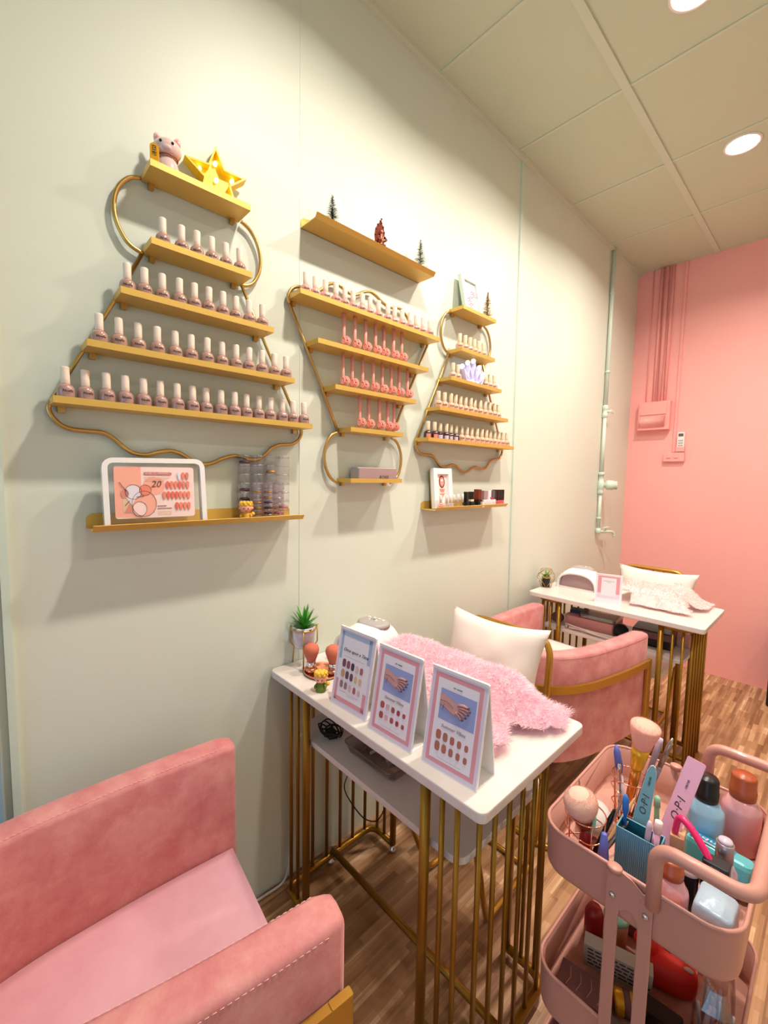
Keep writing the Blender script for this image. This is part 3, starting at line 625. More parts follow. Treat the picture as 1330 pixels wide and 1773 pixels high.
# ------------------------------------------------------------------ frames on the far rack / far ledge
t = thing('framed_picture', 'pale blue-white picture frame leaning back on top of the far rack', 'picture frame', (0.058, 1.512, 2.048 + ZB), rot=(0, -0.22, 0.0))
w, h = 0.122, 0.168; m = M(); b = 0.019
for lo, hi in (((0, 0), (w, b)), ((0, h - b), (w, h)), ((0, b), (b, h - b)), ((w - b, b), (w, h - b))): m.box((-0.008, lo[0], lo[1]), (0.008, hi[0], hi[1]))
m.build('frame_border', 'pipe', t)
M().box((-0.010, 0.001, 0.001), (-0.008, w - 0.001, h - 0.001)).build('frame_back', 'pipe', t)
m = M(); m.box((-0.0015, b, b), (0.0, w - b, h - b), 0)
rnd = random.Random(4)
for k in range(9):
    y = b + .008 + rnd.random() * .05; z = b + .01 + k * .0095; m.tube([(0.0006, y, z), (0.0006, y + .012, z + .006), (0.0006, y + .02, z + .001), (0.0006, y + .03, z + .008)], 0.0017, 4, 1)
m.build('print', ['cardwhite', 'cardpink'], t)
M().tube([(-0.036, 0.06, 0.012), (-0.011, 0.06, 0.11)], 0.003, 6).build('easel_stand', 'bark', t)
t = thing('framed_picture', 'white picture frame showing an oval badge standing on the far ledge', 'picture frame', (0.041, 1.366, 1.2296), rot=(0, -0.10, 0.0))
w, h = 0.120, 0.168; b = 0.024; m = M()
for lo, hi in (((0, 0), (w, b)), ((0, h - b), (w, h)), ((0, b), (b, h - b)), ((w - b, b), (w, h - b))): m.box((-0.009, lo[0], lo[1]), (0.009, hi[0], hi[1]))
m.build('frame_border', 'whitegloss', t)
M().box((-0.012, -0.001, -0.0), (-0.009, w, h)).build('frame_back', 'goldshelf', t)
m = M(); m.box((-0.002, b, b), (0.0, w - b, h - b), 0); cy = w / 2
def disc(m, cx, cz, rx, rz, x, mi, n=20, T=None):
    m.add([(x, cx + rx * math.cos(2 * PI * k / n), cz + rz * math.sin(2 * PI * k / n)) for k in range(n)], [tuple(range(n))], mi, False, T)
disc(m, cy, 0.112, 0.019, 0.027, 0.0004, 1); disc(m, cy, 0.112, 0.014, 0.021, 0.0008, 2); disc(m, cy, 0.118, 0.009, 0.005, 0.0011, 3)
m.tube([(0.001, cy - .008, .095), (0.001, cy - .003, .108), (0.001, cy + .003, .1), (0.001, cy + .008, .11)], .0008, 4, 3)
m.add([(0.0004, cy - .018, .082), (0.0004, cy - .012, .068), (0.0004, cy + .012, .068), (0.0004, cy + .018, .082)], [(0, 1, 2, 3)], 2); m.add([(0.0004, cy - .018, .063), (0.0004, cy, .045), (0.0004, cy + .018, .063)], [(0, 1, 2)], 2)
m.build('badge_print', ['cardpale', 'bronze', 'nailc4', 'cardpale'], t)
# ------------------------------------------------------------------ lilac crown lamp
t = thing('crown_lamp', 'lilac crown-shaped marquee lamp with ball tips on the far rack', 'light', (0.050, 1.587, 1.753 + ZB))
cr = [(-.050, 0), (-.078, .066), (-.047, .036), (-.040, .088), (-.016, .046), (0.0, .102), (.018, .044), (.044, .082), (.047, .034), (.078, .058), (.050, 0)]
m = M(); pl = [(-p[0], p[1]) for p in cr]; pl = [(p[0], p[1]) for p in cr][::-1]
m.slab(pl, -0.013, 0.004, 0, FX); pin = inset(pl, 0.006); k = len(pl)
vs = [(p[0], p[1], .004) for p in pl] + [(p[0], p[1], .015) for p in pl] + [(p[0], p[1], .015) for p in pin] + [(p[0], p[1], .004) for p in pin]
m.add(vs, [f2 for i in range(k) for f2 in ((i, (i + 1) % k, k + (i + 1) % k, k + i), (k + i, k + (i + 1) % k, 2 * k + (i + 1) % k, 2 * k + i), (2 * k + i, 2 * k + (i + 1) % k, 3 * k + (i + 1) % k, 3 * k + i))], 0, False, FX)
m.build('crown_shell', 'lilac', t)
for p in (cr[1], cr[3], cr[5], cr[7], cr[9]): M().ball((0.004, p[0], p[1] + .006), 0.0105, 12).build('ball_tip', 'coolbulb', t)
for y in (-.032, 0, .032): M().ball((0.008, y, .018), 0.0055, 10).build('bulb', 'coolbulb', t)
# ------------------------------------------------------------------ speaker
t = thing('bluetooth_speaker', 'mauve grey box speaker lettered on the front, on the middle rack bottom shelf', 'speaker', (0.0, 1.036, 1.337 + ZB))
pr = [(0.012, 0.0), (0.058, 0.0), (0.055, 0.046), (0.050, 0.050), (0.018, 0.050), (0.014, 0.046)]
vs = [(x, y, z) for y in (-0.088, 0.094) for x, z in pr]; k = 6
M().add(vs, [(i, (i + 1) % k, k + (i + 1) % k, k + i) for i in range(k)] + [tuple(range(k)), tuple(reversed(range(k, 2 * k)))]).build('speaker_body', 'grey', t)
M().box((0.0565, -0.086, 0.003), (0.0585, 0.092, 0.046), T=RY(-0.03)).build('front_grille', 'mauvegrey', t)
M().text('BOSE', TR(0.0592, 0.028, 0.0165) @ FX, 0.018, 0, shear=0.25, spacing=1.1).build('lettering', 'dgrey', t)
# ------------------------------------------------------------------ nail sample frame on the near ledge
t = thing('nail_sample_display', 'white round-cornered acrylic stand with a pink nail colour chart on the ledge', 'display stand', (0.056, 0.202, 1.2316), rz=-0.05, rot=(0, -0.06, -0.05))
w, h = 0.222, 0.160; th = 0.0115
path = fillet([(0, th / 2, 0), (0, th / 2 - .002, h - th / 2), (0, w - th / 2, h - th / 2 + .004), (0, w - th / 2 + .003, 0)], 0.02, 6)
m = M(); N_ = len(path); vs = []
for i, p in enumerate(path):
    a = path[max(0, i - 1)]; b = path[min(N_ - 1, i + 1)]; tg = (b - a).normalized(); nn = Vector((0, -tg.z, tg.y)) * (th / 2); X = Vector((0.011, 0, 0))
    vs += [p - nn - X, p + nn - X, p + nn + X, p - nn + X]
fs = []
for i in range(N_ - 1):
    for j in range(4): fs.append((4 * i + j, 4 * i + (j + 1) % 4, 4 * i + 4 + (j + 1) % 4, 4 * i + 4 + j))
fs += [(3, 2, 1, 0), tuple(4 * (N_ - 1) + j for j in range(4))]
m.add(vs, fs).build('frame_border', 'whitegloss', t)
M().box((-0.002, th, 0.004), (0.002, w - th, h - th)).build('clear_sheet', 'clear', t)
m = M(); x = 0.0062; TC = TR(0, 0.0, 0.0)
y0, y1, z0, z1 = 0.022, 0.196, 0.020, 0.142
m.slab([(p[0], p[1]) for p in rrect(y0, z0, y1, z1, 0.006)], 0.0035, 0.006, 0, FX)
m.poly([(x, y0, z0 + .004), (x, y0 + .055, z0), (x, y0 + .055, z1), (x, y0, z1 - .004)], 1)
x += .0003
disc(m, y0 + .082, z0 + .076, .024, .022, x, 1); m.poly([(x, y0 + .016, z0 + .012), (x, y0 + .082, z0 + .012), (x, y0 + .082, z0 + .055), (x, y0 + .016, z0 + .055)], 4)
x += .0003
disc(m, y0 + .06, z0 + .034, .026, .03, x, 5); x += .0003
disc(m, y0 + .05, z0 + .022, .015, .017, x, 8); disc(m, y0 + .038, z0 + .062, .017, .017, x, 6); disc(m, y0 + .063, z0 + .066, .0125, .0125, x + .0002, 2); disc(m, y0 + .02, z0 + .058, .0085, .011, x, 10)
m.poly([(x, y0 + .018, z0 + .014), (x, y0 + .036, z0 + .014), (x, y0 + .03, z0 + .036)], 10); m.poly([(x + .0002, y0 + .022, z0 + .05), (x + .0002, y0 + .044, z0 + .05), (x + .0002, y0 + .034, z0 + .03)], 6)
def line(pts, mi=7, r=.0006): m.tube([(x + .0005, y0 + a, z0 + b) for a, b in pts], r, 4, mi)
def ring(cy_, cz_, a_, b_): m.tube([(x + .0004, y0 + cy_ + a_ * math.cos(2 * PI * k / 24), z0 + cz_ + b_ * math.sin(2 * PI * k / 24)) for k in range(24)], .0004, 4, 7, True)
ring(.06, .034, .026, .03); ring(.05, .022, .015, .017); ring(.063, .066, .0125, .0125); ring(.038, .062, .017, .017)
line([(.01, .085), (.016, .075), (.024, .064)]); line([(.044, .05), (.06, .052)]); line([(.02, .03), (.03, .042)])
m.text('20', TR(x + .0004, y0 + .086, z0 + .08) @ FX, .022, 7, shear=0.25)
m.slab([(p[0], p[1]) for p in rrect(y0 + .061, z0 + .102, y0 + .122, z0 + .109, .003)], x - .0004, x + .0002, 3, FX)
m.text('美王韩个系之流质感美甲卡', TR(x + .0004, y0 + .0915, z0 + .1055) @ FX, .005, 0, fit=.055)
for k in range(3): m.box((x - .0003, y0 + .062, z0 + .096 - k * .004), (x, y0 + .118 - k * .006, z0 + .097 - k * .004), 4)
for zz, ln in ((z0 + .027, .02), (z0 + .021, .032)): m.box((x - .0003, y0 + .088, zz), (x + .0002, y0 + .088 + ln, zz + .0013), 7)
for k in range(3): m.box((x - .0003, y0 + .088, z0 + .015 - k * .004), (x, y0 + .12, z0 + .0158 - k * .004), 4)
rnd = random.Random(3)
for zc, c0, n in ((z0 + .102, .139, 3), (z0 + .080, .112, 6), (z0 + .055, .104, 7), (z0 + .028, .132, 4)):
    for k in range(n):
        cy_ = y0 + c0 + k * .0093; mi = rnd.choice((2, 9, 10, 11)); mi = 6 if (n == 3 and k == 0) else mi
        pts = [(cy_ + .0044 * math.cos(a) * (1.0 if math.sin(a) > 0 else .82), zc + (.008 if math.sin(a) > 0 else .0115) * math.sin(a)) for a in [2 * PI * j / 16 for j in range(16)]]
        m.slab(pts, x - .0004, x + .0012, mi, FX, .0003)
m.build('colour_chart', ['cardpale', 'cardpeach', 'cardcoral', 'cardbar', 'cardtan', 'cardpeach', 'cardwhite', 'linework', 'cardpale', 'nailc1', 'nailc4', 'nailc2'], t)
# little dolls
def doll(label, loc, rz, s, outfit):
    t = thing('toy_doll', label, 'doll', loc, rz)
    m = M(); m.lathe([(0.0001, 0), (0.0085 * s, 0), (0.0105 * s, .002 * s), (0.0085 * s, .009 * s), (0.0075 * s, .016 * s), (0.0055 * s, .0185 * s), (0.0001, .019 * s)], 16)
    for sg in (-1, 1): m.ball((0.003 * s, sg * .0045 * s, .002 * s), .0045 * s, 9, 0, None, (1.2, 1, .7)); m.tube([(0.001, sg * .006 * s, .0165 * s), (0.004 * s, sg * .0105 * s, .011 * s), (0.007 * s, sg * .0095 * s, .0085 * s)], .0026 * s, 7)
    m.build('outfit', outfit, t)
    hd = M().ball((0, 0, .027 * s), .0115 * s, 16, sc=(.95, 1.08, .95)).ball((0.0112 * s, 0, .0245 * s), .0016 * s, 7)
    for sg in (-1, 1): hd.ball((0.0, sg * .0122 * s, .0265 * s), .003 * s, 8)
    hd.build('doll_head', 'figskin', t)
    m = M(); rnd = random.Random(5)
    m.ball((-.0022 * s, 0, .0305 * s), .0122 * s, 14, 0, None, (.95, 1.08, .88))
    for k in range(16):
        a = 2 * PI * k / 16; m.ball((-.001 * s + .0085 * s * math.cos(a), .0105 * s * math.sin(a), (.0335 + .004 * (k % 2)) * s), .0042 * s, 7)
    for k in range(5): m.ball((-.006 * s, .007 * s * (k - 2) / 2, .024 * s), .0048 * s, 7)
    m.build('curly_hair', 'fighair', t)
    m = M(); m.ball((-.004 * s, .013 * s, .014 * s), .005 * s, 8); m.build('ponytail', 'fighair', t)
    m = M()
    for sg in (-1, 1): m.ball((0.0103 * s, sg * .0042 * s, .0265 * s), .0013 * s, 7)
    m.tube([(0.0108 * s, -.002 * s, .0212 * s), (0.0113 * s, 0, .0206 * s), (0.0108 * s, .002 * s, .0212 * s)], .0005 * s, 4, 0)
    m.build('painted_face', 'ink', t); return t
doll('tiny curly-haired doll in ochre sitting on the ledge before the clear jars', (0.066, 0.537, 1.2305), -0.45, 1.32, 'figgold')
# ------------------------------------------------------------------ stackable clear jars
def jar_tower(label, loc, r, hj, n, fills):
    t = thing('clear_jar_tower', label, 'jar', loc, group='stacked clear jar towers on the near ledge')
    jm = M().lathe([(0.0001, 0.0), (r * .86, 0.0), (r * .86, hj * .1), (r, hj * .12), (r, hj * .82), (r * .97, hj * .86), (r * .97, hj), (r * .9, hj)], 18)
    fm = {}
    j0 = None; lid = M().lathe([(r * 1.02, hj * .80), (r * 1.035, hj * .82), (r * 1.035, hj * .97), (r * 1.02, hj * .99)], 18)
    for k in range(n):
        if j0 is None: j = jm.build('jar', 'clearpink' if hj < .02 else 'clear', t); j0 = j; l0 = lid.build('screw_rim', 'jarrim', j)
        else:
            j = j0.copy(); C.objects.link(j); j.parent = t; l = l0.copy(); C.objects.link(l); l.parent = j
        j.location = (0, 0, hj * k)
        f = fills[k] if k < len(fills) else None
        if f:
            M().lathe([(0.0001, hj * .12), (r * .8, hj * .12), (r * .8, hj * .32), (r * .5, hj * .4), (0.0001, hj * .36)], 14).build('glitter_filling', f, j)
    return t
fd, fg, fp = 'glitterdark', 'glittergold', 'glitterpink'
jar_tower('tall clear jar tower at the back, beside the doll end', (0.026, 0.552, 1.2305), 0.0175, 0.0262, 7, (None, None, fd, fd, None, None, fd))
jar_tower('tall clear jar tower second in the back row', (0.026, 0.592, 1.2305), 0.0175, 0.0262, 7, ())
jar_tower('tall clear jar tower third in the back row', (0.026, 0.634, 1.2305), 0.0175, 0.0262, 7, (None, None, None, None, None, fg))
jar_tower('tall clear jar tower at the far ledge end of the back row', (0.026, 0.676, 1.2305), 0.0175, 0.0262, 7, (None, fp))
jar_tower('short pink-tinted jar tower nearest the doll in the front row', (0.062, 0.572, 1.2305), 0.0155, 0.0152, 7, (fd, None, fg, fg, None, fg))
jar_tower('short pink-tinted jar tower with gold and dark fillings, middle front', (0.062, 0.606, 1.2305), 0.0155, 0.0152, 7, (fd, fd, fd, fd, fg, fg))
jar_tower('short pink-tinted jar tower with little filling at the front end', (0.062, 0.640, 1.2305), 0.0155, 0.0152, 7, (None, fp))
# ------------------------------------------------------------------ assorted bottles on the far ledge
ZL = 1.2285
def small_bottle(label, y, body, cap, r=0.0115, hb=0.03, hc=0.035, rc=0.0075, x=0.060, sq=False, group=None, cat='bottle', rz=0):
    t = thing('varnish_bottle', label, cat, (x, y, ZL), rz, group)
    if sq:
        M().slab(rrect(-r, -r, r, r, .003), 0, hb, 0, None, .002).build('glass_body', body, t); M().slab(rrect(-rc, -rc, rc, rc, .0015), hb, hb + hc, 0, None, .001).build('cap', cap, t)
    else:
        M().lathe([(0.0001, 0), (r * .95, 0), (r, .002), (r, hb * .7), (r * .8, hb * .88), (rc * .8, hb)], 16).build('glass_body', body, t); M().lathe([(rc, hb), (rc, hb + hc - .001), (rc * .9, hb + hc), (0.0001, hb + hc)], 14).build('cap', cap, t)
    return t
for k, (y, lb) in enumerate(((1.385, 'white-capped clear bottle with the pink rosette hooked before it'), (1.424, 'white-capped clear bottle second along the far ledge'), (1.448, 'white-capped clear bottle third along the far ledge, before the frame'), (1.472, 'white-capped clear bottle fourth along the far ledge, at the frame edge'))):
    small_bottle(lb, y, 'clear', 'white', 0.0095, .024, .034, .0062, group='white-capped clear bottles on the far ledge')
for y, lb in ((1.503, 'white-capped bottle with a golden base just past the white frame'), (1.533, 'white-capped bottle with a golden base beside the black caps')):
    t = small_bottle(lb, y, 'clear', 'white', 0.0095, .024, .036, .0062, group='golden based bottles on the far ledge'); M().lathe([(0.0001, .002), (.008, .002), (.008, .01), (0.0001, .01)], 12).build('gold_liquid', 'glittergold', t)
small_bottle('slim black-capped dark bottle without a label band', 1.560, 'blackmat', 'black', 0.0125, .024, .046, .0085, sq=True, rz=.1)
t = small_bottle('black-capped dark bottle with a cream band under the cap', 1.597, 'blackmat', 'black', 0.0125, .024, .046, .0085, sq=True, rz=-.1); M().slab(rrect(-.0092, -.0092, .0092, .0092, .001), .027, .036).build('cap_band', 'capcream2', t)
small_bottle('wide dark bottle under a copper cap', 1.646, 'black', 'bronze', 0.0165, .034, .046, .0125, sq=True)
tag(M().slab(rrect(-.012, -.008, .012, .008, .002), 0, .024, 0, None, .001).build('gold_tub', 'capcream2', None, (0.075, 1.655, ZL + .0)), 'tiny cream tub in front of the copper-capped bottle', 'tub')
for y, cp, lb in ((1.692, 'mauvegrey', 'white label bottle under a mauve grey cap, beside the copper-capped one'), (1.726, 'cardwhite', 'white label bottle under a white cap with a pink bow'), (1.758, 'dgrey', 'white label bottle under a dark grey cap, beside the red bottles')):
    t = small_bottle(lb, y, 'offwhite', cp, 0.0155, .032, .042, .0125, sq=True, group='white label bottles on the far ledge')
    M().box((0.0156, -.012, .008), (0.0161, .012, .011)).box((0.0156, -.012, .016), (0.0161, .006, .0175)).build('printed_label', 'cardlilac', t)
    if cp == 'cardwhite': M().ball((0.013, .008, .04), .005, 8).ball((0.013, .014, .037), .004, 8).build('pink_bow', 'hotpink', t)
for k, y in enumerate((1.787, 1.809, 1.829, 1.848)):
    small_bottle('coral red square bottle under a tall black cap, %s of the four' % ORD[k], y - .003, 'redpolish', 'black', 0.0098, .027, .05, .0095, sq=True, group='coral red bottles with black caps')
t = thing('rosette', 'coral pink rosette bloom at the near tip of the far ledge', 'ornament', (0.074, 1.378, ZL + .002))
m = M(); TT = TR(0.0, 0, .013) @ FX
for r, z, n in ((.017, 0, 8), (.011, .004, 6), (.005, .008, 4)):
    for k in range(n): a = 2 * PI * k / n + z * 50; m.ball((r * math.cos(a) * .8, r * math.sin(a) * .62, z), .0055, 8, 0, TT, (1, 1, .6))
m.build('petals', 'rosepink', t)
# ------------------------------------------------------------------ tub chairs
def tub_chair(label, loc, rz, seat_mat):
    t = thing('tub_chair', label, 'chair', loc, rz, 'pink velvet tub chairs')
    half = spline([(.288, .0, 0), (.283, -.14, 0), (.272, -.27, 0), (.25, -.42, 0), (.2, -.545, 0), (.11, -.625, 0), (0, -.65, 0)], 7)
    full = [Vector((p.x, p.y, 0)) for p in half] + [Vector((-p.x, p.y, 0)) for p in reversed(half[:-1])]
    n = len(full); nr = []
    for i in range(n):
        tg = (full[min(i + 1, n - 1)] - full[max(i - 1, 0)]).normalized(); nr.append(Vector((tg.y, -tg.x, 0)) * 1.0)
    # inward normal: towards the centre
    nr = [v if v.dot(Vector((0, -.2, 0)) - p) > 0 else -v for v, p in zip(nr, full)]
    th, zb, zt, r = .066, .27, .70, .011
    sec = [(0, zb + .01), (0, zb + .15), (0, zt - .15), (0.0, zt - r), (.0035, zt - r * .3), (r, zt), (th * .5, zt + .003), (th - r, zt), (th - .0035, zt - r * .3), (th, zt - r), (th, zt - .15), (th, zb + .02)]
    k = len(sec); m = M(); vs = []
    for i, (p, v) in enumerate(zip(full, nr)):
        e = min(i, n - 1 - i); sq = 0.0 if e > 0 else .006
        for s, z in sec:
            wob = .0012 * math.sin(p.x * 40 + z * 30) if z < zt - r else 0
            q = p + v * (s + wob); cz = z if e else z - (.004 if z > zt - .02 else 0)
            s2 = th * .5 + (s - th * .5) * (.9 if e == 0 else 1); q = p + v * (s2 + wob); vs.append((q.x, q.y, cz))
    fs = []
    for i in range(n - 1):
        for j in range(k - 1): fs.append((i * k + j, i * k + j + 1, (i + 1) * k + j + 1, (i + 1) * k + j))
    m.add(vs, fs, 0, True)
    for i0, y in ((0, 1), (n - 1, 1)):       # padded front ends
        c = [Vector(vs[i0 * k + j]) for j in range(k)]; c2 = []
        cen = sum(c, Vector()) / k
        for q in c: d = q - cen; c2.append((cen.x + d.x * .86, cen.y + d.y + .009, cen.z + d.z * .985))
        m.add([tuple(q) for q in c] + c2, [(j, (j + 1) % k, k + (j + 1) % k, k + j) for j in range(k - 1)] + [tuple(k + j for j in range(k))], 0, True)
    m.build('upholstered_shell', 'velvet', t)
    m = M()                                   # bottom panel
    inn = [p + v * .02 for p, v in zip(full, nr)]
    m.slab([(p.x, p.y) for p in reversed(inn)], zb, zb + .03); m.build('under_panel', 'velvet', t)
    for off in (-.0004, th - .006):            # seam stitches, outer and inner rim
        m = M()
        for i in range(1, n - 2):
            a = full[i] + nr[i] * off; b = full[i + 1] + nr[i + 1] * off; L_ = (b - a).length; kk = max(1, int(L_ / .008))
            for q in range(kk):
                u = a.lerp(b, (q + .15) / kk); w2 = a.lerp(b, (q + .75) / kk); z = zt - r - .001 if off < 0 else zt + .0002
                m.tube([(u.x, u.y, z), (w2.x, w2.y, z)], .0005, 4)
        m.build('seam_stitching', 'stitch', t)
    # seat cushion following the inside of the shell
    ins = [p + v * (th + .004) for p, v in zip(full, nr)]; poly = [(p.x, min(p.y, -.002)) for p in reversed(ins)]
    cx, cy = 0, -.25; NR = 9; vs = []; fs = []; NP = len(poly)
    def ht(u): return .452 - .010 * u ** 3
    for q in range(NR + 1):
        u = q / NR
        for (x, y) in poly:
            X, Y = cx + (x - cx) * u, cy + (y - cy) * u
            z = ht(u) + .0022 * noise.noise(Vector((X * 9, Y * 9, 1))) * (u < .97) + .0016 * math.sin(18 * X + 30 * Y + 4 * noise.noise(Vector((X * 5, Y * 5, 0)))) * math.exp(-((X - .08) / .11) ** 2 - ((Y + .3) / .17) ** 2)
            vs.append((X, Y, z))
    for sc_, z in ((1.004, .436), (1.006, .41), (1.006, .31), (.99, .29)):
        for (x, y) in poly: vs.append((cx + (x - cx) * sc_, cy + (y - cy) * sc_, z))
    for q in range(NR + 4):
        for j in range(NP):
            j2 = (j + 1) % NP; fs.append((q * NP + j, q * NP + j2, (q + 1) * NP + j2, (q + 1) * NP + j))
    fs.append(tuple((NR + 4) * NP + j for j in range(NP)))
    M().add(vs, fs, 0, True).build('seat', seat_mat, t)
    # gold frame: band round the outside, front posts, floor rail
    out = [p - v * .011 for p, v in zip(full, nr)]
    def band(z0, z1, w):
        m = M(); vs = []
        for p, v in zip(full, nr):
            for s, z in ((-.001, z0), (-.001 - w, z0), (-.001 - w, z1), (-.001, z1)): q = p + v * s; vs.append((q.x, q.y, z))
        fs = [(4 * i + j, 4 * i + (j + 1) % 4, 4 * i + 4 + (j + 1) % 4, 4 * i + 4 + j) for i in range(n - 1) for j in range(4)] + [(0, 1, 2, 3), tuple(4 * (n - 1) + j for j in (3, 2, 1, 0))]
        m.add(vs, fs); return m
    band(.556, .586, .014).build('band_rail', 'chairgold', t)
    for s in (-1, 1):
        x0, x1 = (.288, .303) if s > 0 else (-.303, -.288); M().box((x0, -.024, .0), (x1, .014, .5875), bev=.002).build('front_post', 'chairgold', t)
        M().box((x0, -.50, .0), (x1, -.47, .40) if False else (x1, -.012, .020), bev=.002).build('floor_rail', 'chairgold', t)
    m = M(); q = fillet([(.299, -.02, .01), (.299, -.66, .01), (-.299, -.66, .01), (-.299, -.02, .01)], .16, 8); m.tube(q, .0105, 8); m.build('rear_floor_bar', 'chairgold', t)
    for s in (-1, 1): M().tube([(s * .2, -.655, .01), (s * .17, -.56, .28)], .010, 8).build('rear_leg', 'chairgold', t)
    return t
tub_chair('big pink velvet tub chair with pink seat close to the camera', (.448, .395, 0), math.radians(-6), 'velvet_seat')
tub_chair('pink velvet tub chair with a white cushion, drawn up to the farther table', (.373, 2.127, 0), math.radians(-6), 'velvet_seat')
def pillow_mesh(w, h, d, seed=1, pinch=.07, wr=.004):
    m = M(); n = 22; idx = {}; vs = []; fs = []
    for side in (1, -1):
        for i in range(n + 1):
            for j in range(n + 1):
                u, v = -1 + 2 * i / n, -1 + 2 * j / n; edge = i in (0, n) or j in (0, n)
                if side < 0 and edge: idx[(side, i, j)] = idx[(1, i, j)]; continue
                X = w / 2 * u * (1 - pinch * (1 - v * v)); Y = h / 2 * v * (1 - pinch * (1 - u * u)); z = d / 2 * ((1 - u ** 2) * (1 - v ** 2)) ** .42
                z += wr * noise.noise(Vector((u * 2.2, v * 2.2, seed * 3.1 + side))) * (0 if edge else 1); idx[(side, i, j)] = len(vs); vs.append((X, Y, side * z))
        for i in range(n):
            for j in range(n):
                q = [idx[(side, i, j)], idx[(side, i + 1, j)], idx[(side, i + 1, j + 1)], idx[(side, i, j + 1)]]; fs.append(tuple(q if side > 0 else reversed(q)))
    return m.add(vs, fs, 0, True)
# white seat pad lying on the far tub chair's seat
pad = [(.19, -.02), (.15, .012), (-.15, .012), (-.19, -.02), (-.19, -.2), (-.17, -.34), (-.11, -.45), (0, -.5), (.11, -.45), (.17, -.34), (.19, -.2)]
pp = [(p.x, p.y) for p in spline([(x, y, 0) for x, y in reversed(pad)], 4, True)]
m = M(); vs = []; fs = []; NP = len(pp)
for u, z in ((.98, .456), (1.0, .475), (1.0, .505), (.97, .526), (.8, .538), (.5, .545), (.001, .548)):
    for x, y in pp: vs.append((x * u, -.24 + (y + .24) * u, z))
for q in range(6):
    for j in range(NP): j2 = (j + 1) % NP; fs.append((q * NP + j, q * NP + j2, (q + 1) * NP + j2, (q + 1) * NP + j))
fs.append(tuple(reversed(range(NP))))
o = m.add(vs, fs, 0, True).build('seat_cushion', 'whitefab', None, (.373, 2.127, .0), (0, 0, math.radians(-6)))
tag(o, 'white rounded cushion lying on the seat of the farther tub chair', 'cushion')
# ------------------------------------------------------------------ technicians' chairs behind the tables
def tech_chair(label, loc):
    t = thing('spindle_back_chair', label, 'chair', loc, 0, 'white-seated gold chairs behind the tables')
    W = .19
    M().slab(rrect(-W, -.225, W, .20, .05, 6), .392, .425, 0, None, .008).build('seat', 'whiteleather', t)
    X = .163; yb = .235
    pth = fillet([(-X, yb - .02, .40), (-X, yb, .62), (-X, yb + .02, .850), (X, yb + .02, .850), (X, yb, .62), (X, yb - .02, .40)], .07, 7)
    M().tube(pth, .0105, 10).build('back_hoop', 'chairgold', t)
    M().tube([(-X, yb + .003, .60), (X, yb + .003, .60)], .008, 8).build('back_rail', 'chairgold', t)
    for k in range(5): x = -.108 + k * .054; M().tube([(x, yb + .003, .60), (x, yb + .019, .842)], .005, 8).build('spindle', 'chairgold', t)
    for s in (-1, 1):
        M().tube(fillet([(s * .155, -.13, .395), (s * .118, 0.01, .012), (s * .112, .29, .012), (s * .16, yb - .03, .40)], .03, 5), .0095, 10).build('leg', 'chairgold', t)
    M().tube([(-.112, .27, .012), (.112, .27, .012)], .008, 8).build('stretcher', 'chairgold', t)
    return t
tech_chair('white-seated gold chair tucked behind the near table, holding a plump pillow', (.425, 1.065, 0))
tech_chair('white-seated gold chair between the far table and the pink wall', (.462, 2.598, 0))
o = pillow_mesh(.36, .335, .13, 1, .13, .007).build('pillow', 'whitefab', None, (.436, 1.205, .738), (math.radians(90 - 16), 0, math.radians(3)))
tag(o, 'white square pillow leaning on the gold chair behind the near table', 'pillow')
o = pillow_mesh(.395, .31, .12, 5, .11, .006).build('pillow', 'whitefab', None, (.50, 2.742, .715), (math.radians(90 - 14), 0, 0))
tag(o, 'white pillow leaning on the chair before the pink wall', 'pillow')
# ------------------------------------------------------------------ manicure tables
def manicure_table(label, loc, w=.79, d=.445):
    t = thing('manicure_table', label, 'table', loc, 0, 'gold-legged manicure tables')
    M().slab(rrect(0, 0, w, d, .018, 5), .727, .75, 0, None, .004).build('tabletop', 'marble', t)
    M().slab(rrect(.070, .043, w - .075, d - .058, .03, 4), .560, .577, 0, None, .003).build('lower_shelf', 'shelfboard', t)
    y0, y1 = .030, d - .045
    for s in (0, 1):
        f_ = (lambda x: x) if s == 0 else (lambda x: w - x)
        A, B = .163, .052
        P2 = [(f_(A), y0), (f_(B), y0), (f_(B), y1), (f_(A), y1)]
        name = 'leg_frame'
        m = M()
        for z, r in ((.030, .0115), (.716, .0085)): m.tube(fillet([(x, y, z) for x, y in P2], .04, 6), r, 10)
        for x, y in (P2[0], P2[3]): m.tube([(x, y, .03), (x, y, .727)], .0115, 12)
        lf = m.build(name, 'darkgold', t)
        rods = [(f_(.117), y0), (f_(.078), y0), (f_(.117), y1), (f_(.078), y1)] + [(f_(B), y0 + .04 + (y1 - y0 - .08) * k / 5) for k in range(6)]
        rm = M().tube([(0, 0, .03), (0, 0, .716)], .0058, 8); r0_ = None
        for x, y in rods:
            if r0_ is None: r0_ = rm.build('rod', 'darkgold', lf)
            else: r_ = r0_.copy(); C.objects.link(r_); r_.parent = lf
            (r0_ if (x, y) == rods[0] else r_).location = (x, y, 0)
        for y in ((y0 + y1) / 2 - .01,): M().lathe([(.008, .0), (.013, .004), (.013, .012), (.006, .019), (.006, .022)], 14, T=TR(f_(B), y, 0)).build('levelling_foot', 'chrome', t)
        for x, y in (P2[0], P2[3]): M().lathe([(.008, .0), (.013, .004), (.013, .012), (.006, .019), (.006, .022)], 14, T=TR(x, y, 0)).build('levelling_foot', 'chrome', t)
    M().tube([(.052, .212, .045), (w - .052, .212, .045)], .0105, 10).build('stretcher', 'darkgold', t)
    return t
manicure_table('near manicure table with three card stands on its white marbled top', (0.004, .640, 0))
